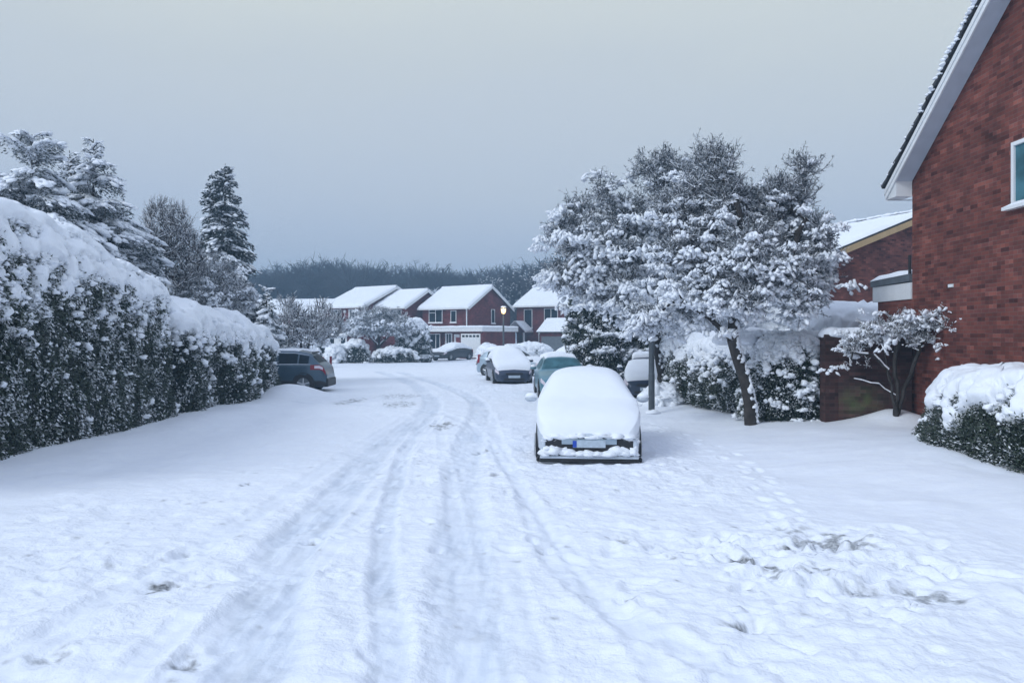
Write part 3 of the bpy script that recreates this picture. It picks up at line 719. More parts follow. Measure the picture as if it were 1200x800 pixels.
# window set in the opening
fr = MB(); t = 0.07
fr.box(-0.012, 0.08, wy0 + .002, wy1 - .002, wz1 - t, wz1 - .002); fr.box(-0.012, 0.08, wy0 + .002, wy1 - .002, wz0 + .002, wz0 + t)
fr.box(-0.012, 0.08, wy1 - t, wy1 - .002, wz0 + t, wz1 - t); fr.box(-0.012, 0.08, wy0 + .002, wy0 + t, wz0 + t, wz1 - t)
fr.box(-0.008, 0.076, -4.04, -3.98, wz0 + t, wz1 - t)
wn = fr.build('window', white_m, M_, bevel=0.006)
MB().box(0.03, 0.045, wy0 + .03, wy1 - .03, wz0 + .03, wz1 - .03).build('pane', glass_teal, wn)
MB().box(-0.11, 0.02, wy0 - 0.05, wy1 + 0.10, wz0 - 0.06, wz0 - 0.002).build('sill', white_m, wn)
A = Acc(); A.add(*snow_slab([(-0.11, wy1 + .1, wz0 - .003), (-0.11, wy0 - .05, wz0 - .003), (-.014, wy0 - .05, wz0 - .003), (-.014, wy1 + .1, wz0 - .003)], 0.035, 8, 30, .03, 3, .006)); A.build('sill_snow', snow_m, wn, True)
MB().box(-0.02, -0.003, -1.55, -1.38, 3.06, 3.12).build('vent_tile', white_m, M_)
# single-storey porch beyond the corner, white panel end, flat roof with snow
MB().box(0.0, 2.5, 0.004, 1.55, 0, 2.9).build('porch_wall', brick_m, M_, uv=True)
pp = MB().box(-0.03, 2.5, 0.006, 1.75, 2.902, 3.26).build('porch_panel', white_m, M_)
MB().prism([(0.008, 3.29), (0.008, 3.44), (1.80, 3.40), (1.80, 3.262)], 0, -0.06, 2.55).build('porch_flashing', lead_m, pp)
A = Acc(); A.add(*snow_slab([(-0.06, 1.84, 3.405), (-0.06, 0.01, 3.445), (2.55, .01, 3.445), (2.55, 1.84, 3.405)], 0.13, 20, 20, .22, 4, .02)); A.build('porch_snow', snow_soft, pp, True)
MB().tube((-0.03, 0.05, 3.3), (-0.03, 0.05, 3.85), 0.03).build('pipe', black_m, M_)

# rear right house
d_ = 23
Hr = thing('brick_house', 'brick house with tan timber verge and snowy roof, beyond the big gable wall', 'house', (11.2, 28, 0), R(d_))
W_ = 10.4; zE = 4.95; tq = math.tan(R(19.5)); zR = zE + tq * W_ / 2; Lr = 5.5
MB().prism([(0, 0), (W_, 0), (W_, zE), (W_ / 2, zR), (0, zE)], 1, 0, Lr).build('wall', brick_m, Hr, uv=True)
o_ = 0.35
rr = MB().prism([(-o_, zE - tq * o_ + .02), (W_ / 2, zR + .02), (W_ + o_, zE - tq * o_ + .02), (W_ + o_, zE - tq * o_ + .12), (W_ / 2, zR + .12), (-o_, zE - tq * o_ + .12)], 1, -.3, Lr + .3).build('roof', tile_m, Hr)
vb = MB()
for s_ in (0, 1):
    xa = -o_ if s_ == 0 else W_ + o_
    vb.prism([(xa, zE - tq * o_ - .16), (W_ / 2, zR - .16), (W_ / 2, zR + .06), (xa, zE - tq * o_ + .06)], 1, -.335, -.303)
vb.build('bargeboard', timber_m, Hr)
A = Acc()
zq = zE - tq * o_ + .12
A.add(*snow_slab([(-o_ - .03, Lr + .3, zq), (-o_ - .03, -.3, zq), (W_ / 2 - .12, -.3, zR + .11), (W_ / 2 - .12, Lr + .3, zR + .11)], 0.10, 50, 40, .12, 8, .03))
A.build('roof_snow', snow_soft, rr, True)
rt = MB()
for i in range(15):
    y0 = -.3 + i * 0.4; rt.tube((W_ / 2, y0, zR + .15), (W_ / 2, y0 + .37, zR + .17), 0.13, 0.12, 10)
rt.build('ridge_tile', tile_m, rr)
A = Acc(); yy = rng.uniform(-.3, Lr, 60); A.add(*lumps(np.stack([np.full(60, W_ / 2) + rng.normal(0, .04, 60), yy, np.full(60, zR + .24)], 1), np.stack([rng.uniform(.1, .16, 60), rng.uniform(.15, .4, 60), rng.uniform(.05, .1, 60)], 1), 2, np.tile([[1., 0, 0]], (60, 1)))); A.build('ridge_snow', snow_m, rr, True)

# ------------------------------------------------------------------ garden wall, fence rails, lamp, post
gw = thing('garden_wall', 'brick garden wall, coloured darker for shade, with mossy bricks joining the big house', 'wall', (6.95, 16.85, 0))
def wall_seg(x0, y0, x1, y1, h, th=0.22, n=60, m=26):
    """brick wall sheet with real thickness, fine enough to carry the moss patch"""
    L_ = math.hypot(x1 - x0, y1 - y0); ux, uy = (x1 - x0) / L_, (y1 - y0) / L_; nx, ny = uy, -ux
    V = []; F = []; mo = []
    def sheet(o, n_, m_, fn):
        b = len(V)
        for i in range(n_ + 1):
            for j in range(m_ + 1): V.append(fn(i / n_, j / m_))
        for i in range(n_):
            for j in range(m_): F.append((b + i * (m_ + 1) + j, b + (i + 1) * (m_ + 1) + j, b + (i + 1) * (m_ + 1) + j + 1, b + i * (m_ + 1) + j + 1))
    sheet(0, n, m, lambda s, t: (x0 + ux * L_ * s + nx * th / 2, y0 + uy * L_ * s + ny * th / 2, t * h))
    sheet(0, 2, 2, lambda s, t: (x0 + ux * L_ * (1 - s) - nx * th / 2, y0 + uy * L_ * (1 - s) - ny * th / 2, t * h))
    sheet(0, 2, 2, lambda s, t: (x0 - nx * th / 2 + nx * th * s, y0 - ny * th / 2 + ny * th * s, t * h))
    sheet(0, 2, 2, lambda s, t: (x0 + ux * L_ * s + nx * (th / 2 - th * t), y0 + uy * L_ * s + ny * (th / 2 - th * t), h))
    return V, F
V, F = wall_seg(0, 0, 1.58, -0.42, 2.1)
Va = np.array(V); d = np.hypot((Va[:, 0] - 0.55) / .34, (Va[:, 2] - 0.70) / .24)
mo = np.clip(np.exp(-d ** 2) * (0.9 + 1.2 * fbm(Va[:, 0] * 7, Va[:, 2] * 7, 0, 3)), 0, 1) * 0.45
mesh_obj('wall', V, F, brick_wall, gw, attrs={'moss': ('POINT', mo)}, uv=True)
MB().box(-0.14, 0.14, -0.16, 0.14, 0, 2.14).build('pier', brick_wall, gw, uv=True)
A = Acc(); t = np.linspace(0, 1, 30); A.add(*lumps(np.stack([t * 1.6, -t * .42, np.full(30, 2.13)], 1), np.stack([rng.uniform(.2, .26, 30), rng.uniform(.15, .19, 30), rng.uniform(.13, .18, 30)], 1), 3, np.tile([[1.6, -.42, 0]], (30, 1)), .2)); A.build('wall_snow', snow_m, gw, True)

fr_ = thing('timber_rails', 'snow-laden timber rails along the top of the clipped bush', 'fence rail', (5.15, 18.5, 0))
rl = MB()
rl.tube((0.1, .1, 2.06), (2.1, -.9, 2.02), .07, k=8); rl.tube((0.9, -.25, 1.86), (2.15, -1.0, 1.83), .06, k=8)
rl.build('rail', oldwood_m, fr_)
MB().box(2.02, 2.12, -.95, -.85, 0, 2.0).build('post', oldwood_m, fr_)
MB().box(1.2, 1.3, -.45, -.35, 0, 2.0).build('post', oldwood_m, fr_)
A = Acc(); n = 34; t = np.linspace(0, 1, n); P = np.stack([.05 + 2.08 * t, .12 - 1.03 * t, 2.14 - .04 * t + rng.normal(0, .01, n)], 1)
dd = np.tile([[2.0, -1.0, -.04]], (n, 1)); A.add(*lumps(P, np.stack([np.full(n, .14), rng.uniform(.10, .13, n), rng.uniform(.10, .14, n)], 1), 2, dd, .12))
P = np.stack([.9 + 1.25 * t, -.26 - .75 * t, 1.93 - .03 * t], 1); A.add(*lumps(P, np.stack([np.full(n, .12), rng.uniform(.08, .1, n), rng.uniform(.07, .09, n)], 1), 2, dd, .12))
P = np.stack([-.1 + .8 * t[:14] * 2, .12 - .75 * t[:14], 1.98 + rng.normal(0, .02, 14)], 1); A.add(*lumps(P, np.stack([np.full(14, .2), rng.uniform(.25, .3, 14), rng.uniform(.12, .2, 14)], 1), 2, dd[:14], .15))
A.build('rail_snow', snow_soft, fr_, True)

po = thing('metal_post', 'plain grey metal post standing in snow beside the nearest snowed-over car', 'post', (3.78, 20.8, gz(3.78, 20.8)))
MB().lathe([(0.085, -.2), (0.085, 1.05), (0.078, 1.08), (0.075, 1.95), (0.05, 1.99)], k=18).build('shaft', pole_m, po, smooth=False)
MB().box(-.04, .04, -.092, -.082, .35, .62).build('access_door', pole_m, po, bevel=.004)
A = Acc(); A.add(*lumps(np.array([[0, 0, 1.98]]), np.array([[.10, .1, .09]]), 3)); A.add(*lumps(np.array([[.02, -.03, .0]]), np.array([[.2, .2, .10]]), 3)); A.build('post_snow', snow_m, po, True)

lp = thing('street_lamp', 'lit lantern street lamp on a thin dark post', 'street lamp', (-.58, 52, 0))
MB().lathe([(.10, 0), (.10, 1.1), (.065, 1.2), (.055, 3.55), (.09, 3.6)], k=14).build('pole', pole_m, lp)
ln = MB()
for i in range(6):
    t = math.pi * i / 3; ln.tube((.10 * math.cos(t), .10 * math.sin(t), 3.62), (.185 * math.cos(t), .185 * math.sin(t), 3.98), .012, k=5)
ln.lathe([(.11, 3.58), (.12, 3.62)], k=6); ln.lathe([(.22, 3.98), (.20, 4.02), (.08, 4.14), (.03, 4.22), (.015, 4.3)], k=6)
lnn = ln.build('lantern', black_m, lp)
em = bpy.data.materials.new('lamp_glow'); em.use_nodes = True; b = em.node_tree.nodes['Principled BSDF']
b.inputs['Emission Color'].default_value = (1.0, .66, .28, 1); b.inputs['Emission Strength'].default_value = 3.2; b.inputs['Base Color'].default_value = (.8, .6, .3, 1)
MB().lathe([(.09, 3.63), (.15, 3.8), (.17, 3.97)], k=12).build('lamp_glass', em, lnn, smooth=True)
bl = bpy.data.materials.new('bulb_glow'); bl.use_nodes = True; b = bl.node_tree.nodes['Principled BSDF']
b.inputs['Emission Color'].default_value = (1, .85, .55, 1); b.inputs['Emission Strength'].default_value = 14
A = Acc(); A.add(*lumps(np.array([[0, 0, 4.06]]), np.array([[.19, .19, .12]]), 2)); A.build('lamp_snow', snow_m, lp, True)
pl = bpy.data.lights.new('lantern_light', 'POINT'); plo = bpy.data.objects.new('lantern_light', pl); C.objects.link(plo)
pl.energy = 25; pl.color = (1, .7, .35); pl.shadow_soft_size = .2; plo.location = (-.58, 51.7, 3.8)

def sheet_normals(P):
    du = np.gradient(P, axis=0); dv = np.gradient(P, axis=1)
    return norm(np.cross(du, dv))
# ------------------------------------------------------------------ cars
PROF = {
 'hatch': dict(L=4.0, top=[(0, .48), (.02, .58), (.10, .70), (.5, .84), (1.0, .95), (1.12, .98), (1.85, 1.40), (2.3, 1.47), (3.0, 1.46), (3.45, 1.38), (3.84, .98), (3.95, .82), (4.0, .5)],
               wid=[(0, .55), (.05, .70), (.2, .80), (.6, .86), (3.4, .87), (3.85, .80), (3.96, .68), (4.0, .6)], belt=.95, tum=.215, zb=.2, wh=(.78, 3.25), wr=.31,
               glass=[(1.55, 2.32), (2.40, 3.25)], ws=(1.2, 1.80), rw=(3.48, 3.82)),
 'suv': dict(L=4.38, top=[(0, .55), (.02, .68), (.12, .86), (.6, 1.0), (1.1, 1.08), (1.25, 1.12), (1.95, 1.55), (2.4, 1.61), (3.2, 1.60), (3.75, 1.50), (4.12, 1.12), (4.3, 1.02), (4.38, .6)],
               wid=[(0, .6), (.06, .76), (.25, .87), (.7, .91), (3.7, .92), (4.15, .86), (4.3, .78), (4.38, .66)], belt=1.04, tum=.24, zb=.24, wh=(.86, 3.55), wr=.35,
               glass=[(1.65, 2.5), (2.58, 3.30), (3.36, 3.72)], ws=(1.3, 1.92), rw=(3.84, 4.1)),
 'saloon': dict(L=4.5, top=[(0, .5), (.02, .6), (.12, .74), (.6, .86), (1.2, .95), (1.3, .98), (2.0, 1.36), (2.4, 1.42), (3.0, 1.40), (3.35, 1.32), (3.85, 1.02), (4.4, .98), (4.5, .55)],
               wid=[(0, .58), (.05, .72), (.25, .82), (.7, .87), (3.8, .87), (4.3, .8), (4.44, .72), (4.5, .62)], belt=.93, tum=.26, zb=.2, wh=(.85, 3.6), wr=.31,
               glass=[(1.7, 2.45), (2.53, 3.3)], ws=(1.38, 1.95), rw=(3.4, 3.8)),
}
QK = np.array([0, .12, .19, .42, .50, .78, .86, 1.0])
def car_surface(pf):
    xs = np.linspace(0, pf['L'], 400)
    def sm(tab, k):
        v = np.interp(xs, [a[0] for a in tab], [a[1] for a in tab]); vp = np.pad(v, k, mode='edge')
        return np.convolve(vp, np.ones(2 * k + 1) / (2 * k + 1), 'valid')
    top = sm(pf['top'], 7); wid = sm(pf['wid'], 5)
    def surf(s, q):
        """points on the left or right flank: q in [0,1] bottom centre to top centre, mirrored for q in [1,2]"""
        s = np.asarray(s, float); q = np.asarray(q, float); s, q = np.broadcast_arrays(s, q)
        side = np.where(q > 1, 1.0, -1.0); qq = np.where(q > 1, 2 - q, q)
        zt = np.interp(s, xs, top); w_ = np.interp(s, xs, wid)
        zs = np.minimum(zt - .05, pf['belt'] + 0.03 * (s / pf['L'])); gh = np.clip((zt - zs - .05) / .42, 0, 1)
        wr = w_ - .10 - (pf['tum'] - .06) * gh; zb = pf['zb'] + 0 * s
        Yk = np.stack([0 * s, w_ - .09, w_, w_ + .01, w_ - .025, wr, wr - .14, 0 * s], 0)
        Zk = np.stack([zb, zb, zb + .12, zb + (zs - zb) * .62, zs, zt - .07 * gh - .02, zt, zt + .03], 0)
        y = np.zeros_like(s); z = np.zeros_like(s)
        for i in range(len(QK) - 1):
            m_ = (qq >= QK[i]) & (qq <= QK[i + 1]); t = (qq - QK[i]) / (QK[i + 1] - QK[i])
            y = np.where(m_, Yk[i] * (1 - t) + Yk[i + 1] * t, y); z = np.where(m_, Zk[i] * (1 - t) + Zk[i + 1] * t, z)
        return np.stack([s, y * side, z], -1)
    return surf
def patch(surf, s0, s1, q0, q1, ns, nq, off=0.006, snow=None, iters=0, seed=0, edge=.14, skew=0.0):
    s = np.linspace(s0, s1, ns)[:, None]; q = np.linspace(q0, q1, nq)[None]
    P = surf(s + skew * (q - q0) / (q1 - q0), q); N = sheet_normals(P)
    ctr = P - np.array([0, 0, .6]); ctr[..., 0] = P[..., 0] - (s1 + s0) / 2 * np.ones_like(P[..., 0])
    flipm = np.sign((N * (ctr * [0, 1, 1])).sum(-1)).mean() < 0
    if flipm: N = -N
    if snow is None: P = P + N * off
    else:
        ds = np.minimum(s - s0, s1 - s); arc = np.concatenate([[0], np.cumsum(np.linalg.norm(np.diff(P[ns // 2], axis=0), axis=1))]); dq = np.minimum(arc, arc[-1] - arc)[None]
        e_ = np.clip(np.minimum(ds, dq) / edge, 0, 1); prof = np.sqrt(np.clip(1 - (1 - e_) ** 2, 0, 1))
        upw = 0.25 + 0.75 * np.clip(N[..., 2], 0, 1)
        T = P + N * (snow * prof * upw * (1 + .35 * fbm(P[..., 0] * 1.8, P[..., 1] * 1.8, P[..., 2], 3, seed)))[..., None] + np.array([0, 0, 1.]) * (prof * snow * .25)[..., None]
        for _ in range(iters):
            T2 = T.copy(); T2[1:-1, 1:-1] = (T[:-2, 1:-1] + T[2:, 1:-1] + T[1:-1, :-2] + T[1:-1, 2:]) / 4
            T = np.where(((T2 - P) * N).sum(-1, keepdims=True) > 0.01 * prof[..., None], T2, T)
        T = T + N * (prof * 0.010 * fbm(P[..., 0] * 9, P[..., 1] * 9, P[..., 2] * 9, 3, seed + 1))[..., None]
        T = T - N * (0.02 * (1 - prof))[..., None]; P = T
    F = grid_faces(ns, nq)
    if flipm: F = F[:, ::-1].copy()
    return P.reshape(-1, 3), F
def car(name, label, loc, rz, kind, pm, snows=(), lights=True, rear=True, glassm=None, plate=True, cat='car', wheels=True, sink=.12, group='cars parked along the street', cladding=False, scale=1.0):
    pf = PROF[kind]; t = thing(name, label, cat, (loc[0], loc[1], -sink), R(rz), group); t.scale = (scale,) * 3
    sf = car_surface(pf); L_ = pf['L']
    V, F = patch(sf, 0, L_, 0, 2, 90, 97, 0)
    body = mesh_obj('body', V, F, pm, t, True)
    b0 = sf(np.full(49, 0.), np.linspace(0, 2, 49)); b1 = sf(np.full(49, L_), np.linspace(0, 2, 49))
    mesh_obj('front_panel', b0 + [0.002, 0, 0], [tuple(range(49))], pm, t); mesh_obj('rear_panel', b1 - [0.002, 0, 0], [tuple(range(48, -1, -1))], pm, t)
    for (s0, s1) in pf['glass']:
        for q0, q1 in ((.535, .76), (1.24, 1.465)):
            V, F = patch(sf, s0, s1, q0, q1, 14, 8, .007); mesh_obj('side_window', V, F, glassm or glass_m, t, True)
    V, F = patch(sf, *pf['ws'], .80, 1.20, 14, 18, .007); mesh_obj('windscreen', V, F, glassm or glass_m, t, True)
    V, F = patch(sf, *pf['rw'], .82, 1.18, 14, 18, .007); mesh_obj('rear_window', V, F, glassm or glass_m, t, True)
    if cladding:
        A_ = Acc()
        A_.add(*patch(sf, 0.02, L_ - .02, .10, .26, 60, 5, .012)); A_.add(*patch(sf, .02, L_ - .02, 1.74, 1.90, 60, 5, .012)); A_.build('sill_cladding', black_m, t, True)
    if wheels:
        for wx in pf['wh']:
            for sd_ in (-1, 1):
                w_ = float(sf(wx, .3)[1]); w_ = abs(w_); zc = pf['wr'] + .0; rr = pf['wr']
                MB().tube((wx, sd_ * (w_ - .05), zc + .03), (wx, sd_ * (w_ + .004), zc + .03), rr + .06, k=28).build('wheel_arch', black_m, t)
                wh = MB().tube((wx, sd_ * (w_ - .16), zc), (wx, sd_ * (w_ + .010), zc), rr, k=28).build('wheel', rubber_m, t)
                rm = MB().tube((wx, sd_ * (w_ + .011), zc), (wx, sd_ * (w_ + .02), zc), rr * .2, k=12)
                MB().tube((wx, sd_ * (w_ + .0105), zc), (wx, sd_ * (w_ + .012), zc), rr * .68, k=28).build('hub_cap', lead_m, wh)
                for k_ in range(5):
                    a_ = 2 * math.pi * k_ / 5 + .3
                    rm.tube((wx, sd_ * (w_ + .016), zc), (wx + rr * .66 * math.cos(a_), sd_ * (w_ + .016), zc + rr * .66 * math.sin(a_)), .03, .022, 6)
                rm.build('rim', alloy_m, wh)
    if plate:
        MB().box(-.035, -.012, -.26, .26, .36, .47).build('number_plate', plate_m, t)
        MB().box(-.022, -.002, -.45, .45, .26, .34).box(-.020, 0.0, -.38, .38, .50, .58).build('grille', black_m, t)
    if lights:
        for sd_ in (-1, 1):
            q0, q1 = (.46, .56) if sd_ < 0 else (1.44, 1.54)
            V, F = patch(sf, .06, .34, q0, q1, 8, 6, .010); mesh_obj('headlight', V, F, clearlamp_m, t, True)
    if rear:
        for sd_ in (-1, 1):
            q0, q1 = (.43, .56) if sd_ < 0 else (1.44, 1.57)
            V, F = patch(sf, L_ - .30, L_ - .06, q0, q1, 8, 6, .012); mesh_obj('tail_light', V, F, redlamp_m, t, True)
    for sd_ in (-1, 1):
        mx_ = pf['ws'][0] + .35
        V, F = lumps(np.array([[mx_, sd_ * 1.0, pf['belt'] + .10]]), np.array([[.09, .11, .10]]), 2, np.array([[1., 0, 0]]), .05)
        mi = mesh_obj('mirror', V, F, pm, t, True)
        if snows: V, F = lumps(np.array([[mx_, sd_ * 1.0, pf['belt'] + .15]]), np.array([[.09, .11, .075]]), 2, np.array([[1., 0, 0]]), .1); mesh_obj('mirror_snow', V, F, snow_soft, mi, True)
    for i, (s0, s1, q0, th) in enumerate(snows):
        V, F = patch(sf, s0, s1, q0, 2 - q0, 80, 60, 0, th, 9 if th > .08 else 4, seed=i + int(loc[0] * 10)); mesh_obj('snow_cover', V, F, snow_soft, t, True)
    return t, sf
white_p = paint('white_paint', (.50, .56, .64), 0); silver_p = paint('silver_paint', (.33, .42, .50)); dark_p = paint('black_paint', (.022, .028, .036)); navy_p = paint('navy_paint', (.03, .045, .08))
teal_p = paint('pale_teal_paint', (.10, .24, .30)); suv_p = paint('grey_blue_paint', (.045, .085, .125)); red_p = paint('red_paint', (.25, .03, .04))
mt, sf = car('hatchback', 'white hatchback buried under one smooth snow blanket, plate with a blue band, nearest car', (1.28, 12.75), 86, 'hatch', white_p, [(.0, 3.92, .44, .105)], plate=False, lights=False)
mt.scale = (1, 1.035, 1)
# its front end
fe = MB().box(-.03, .05, -.80, .80, .13, .19)
fe.box(.03, .2, -.85, -.8, .13, .2).box(.03, .2, .8, .85, .13, .2); fe.build('front_lip', black_m, mt, bevel=.02)
MB().box(-.045, .04, -.79, .79, .192, .235).build('lower_bumper', white_p, mt, bevel=.015)
MB().box(-.03, .03, -.76, -.70, .236, .52).box(-.03, .03, .70, .76, .236, .52).build('bumper_corner', white_p, mt, bevel=.02)
MB().box(-.012, .03, -.70, .70, .236, .54).build('grille', black_m, mt)
MB().box(-.035, -.014, -.44, .44, .43, .52).build('grille_bar', silver_p, mt, bevel=.006)
npl = MB().box(-.055, -.036, -.26, .26, .38, .50).build('number_plate', plate_m, mt, bevel=.003)
MB().box(-.059, -.0555, .20, .262, .385, .495).build('blue_band', euro_m, npl)
A = Acc(); n_ = 150; yy = rng.uniform(-.74, .74, n_); ay = np.abs(yy); q = rng.lognormal(0, .35, n_)
A.add(*lumps(np.stack([rng.uniform(-.025, .02, n_), yy, .262 + .10 * np.clip((ay - .22) / .5, 0, 1) ** .8 * rng.random(n_)], 1), np.stack([.045 * q, .06 * q, .035 * q + .03 * np.clip((ay - .3) * 2, 0, 1)], 1), 2, np.tile([[1., 0, 0]], (n_, 1)), .6))
n_ = 70; yy = rng.uniform(-.76, .76, n_); q = rng.lognormal(0, .35, n_)
A.add(*lumps(np.stack([rng.uniform(.0, .05, n_), yy, .545 + rng.normal(0, .012, n_) - .07 * (np.abs(yy) > .5) * rng.random(n_)], 1), np.stack([.05 * q, .07 * q, .03 * q], 1), 2, np.tile([[1., 0, 0]], (n_, 1)), .6))
A.build('bumper_snow', snow_soft, mt, True)
car('hatchback', 'pale teal hatchback with a clear windscreen, behind the nearest buried car', (1.78, 25.6), 91, 'hatch', teal_p, [(1.9, 3.4, .80, .05)], glassm=glass_teal, sink=.06)
car('hatchback', 'dark hatchback with snow sheet over bonnet and windscreen, beside the lit lamp', (.10, 33.6), 98, 'hatch', navy_p, [(.10, 3.9, .60, .14)], sink=.08)
car('hatchback', 'silver-blue hatchback seen side-on with snow on roof, behind the dark one', (1.9, 40.5), 152, 'hatch', silver_p, [(1.85, 3.5, .76, .12), (.15, 1.2, .6, .1)], sink=.05)
car('estate_car', 'car wholly humped over with snow, at the foot of the pitched porch', (2.0, 48.5), 24, 'suv', white_p, [(.05, 1.25, .45, .14), (1.2, 4.3, .56, .17)], sink=.1)
car('estate_car', 'second snow-humped car, right of the first one and half behind the dark evergreen', (4.1, 44), 62, 'suv', silver_p, [(.05, 4.3, .50, .17)], sink=.1)
car('saloon_car', 'dark saloon parked before the white garage door, snow on its roof and glass', (-6.5, 66.6), 58, 'saloon', dark_p, [(.15, 4.35, .58, .13)], sink=.02)
car('small_car', 'small red car with a thick snow cap left of the umbrella-shaped tree', (-14.6, 66.4), 82, 'hatch', red_p, [(.1, 3.9, .52, .16)], sink=.02)
st_, sfs = car('suv', 'grey-blue family car nose-in behind the low hedge end, tail light showing', (-11.35, 29.5), 1, 'suv', suv_p, [(1.95, 3.3, .84, .035)], rear=False, sink=.04, cladding=True)
for q0, q1 in ((.455, .505), (1.495, 1.545)):
    V, F = patch(sfs, 3.80, 4.33, q0, q1, 12, 7, .014, skew=0.0); lt_ = mesh_obj('tail_light', V, F, redlamp_m, st_, True)
    V, F = patch(sfs, 3.95, 4.24, q0 + .012, q1 - .012, 10, 5, .02); mesh_obj('lens', V, F, clearlamp_m, lt_, True)
A = Acc()
for s0, s1 in ((1.6, 3.8),):
    for q0, q1 in ((.514, .521), (1.479, 1.486)): A.add(*patch(sfs, s0, s1, q0, q1, 40, 3, .012))
    for q0, q1 in ((.774, .780), (1.220, 1.226)): A.add(*patch(sfs, 1.95, 3.7, q0, q1, 40, 3, .012))
A.build('window_trim', chrome_m, st_, True)
A = Acc()
for q0, q1 in ((.385, .41), (1.59, 1.615)): A.add(*patch(sfs, 3.18, 3.38, q0, q1, 8, 4, .03))
A.build('door_handle', suv_p, st_, True)
MB().box(4.30, 4.43, -.72, .72, .24, .56).build('rear_bumper', black_m, st_, bevel=.05)
MB().tube((3.8, -.5, 1.53), (3.8, .5, 1.53), .03).build('spoiler', black_m, st_)
sv, sfv = car('white_car', 'white car tail with a tall red light, just past the grey-blue car', (-12.1, 33.8), 0, 'suv', white_p, [(1.95, 3.8, .80, .1)], rear=False, sink=.05, scale=.93, cat='car')
MB().box(4.20, 4.30, -.84, -.74, .95, 1.35).box(4.20, 4.30, .74, .84, .95, 1.35).build('tail_light', redlamp_m, sv)
car('hatchback', 'snow-heaped car on the driveway between the grey post and dark evergreen', (4.6, 26.0), 80, 'hatch', navy_p, [(.1, 1.75, .56, .08), (1.95, 3.4, .80, .13)], sink=.1)

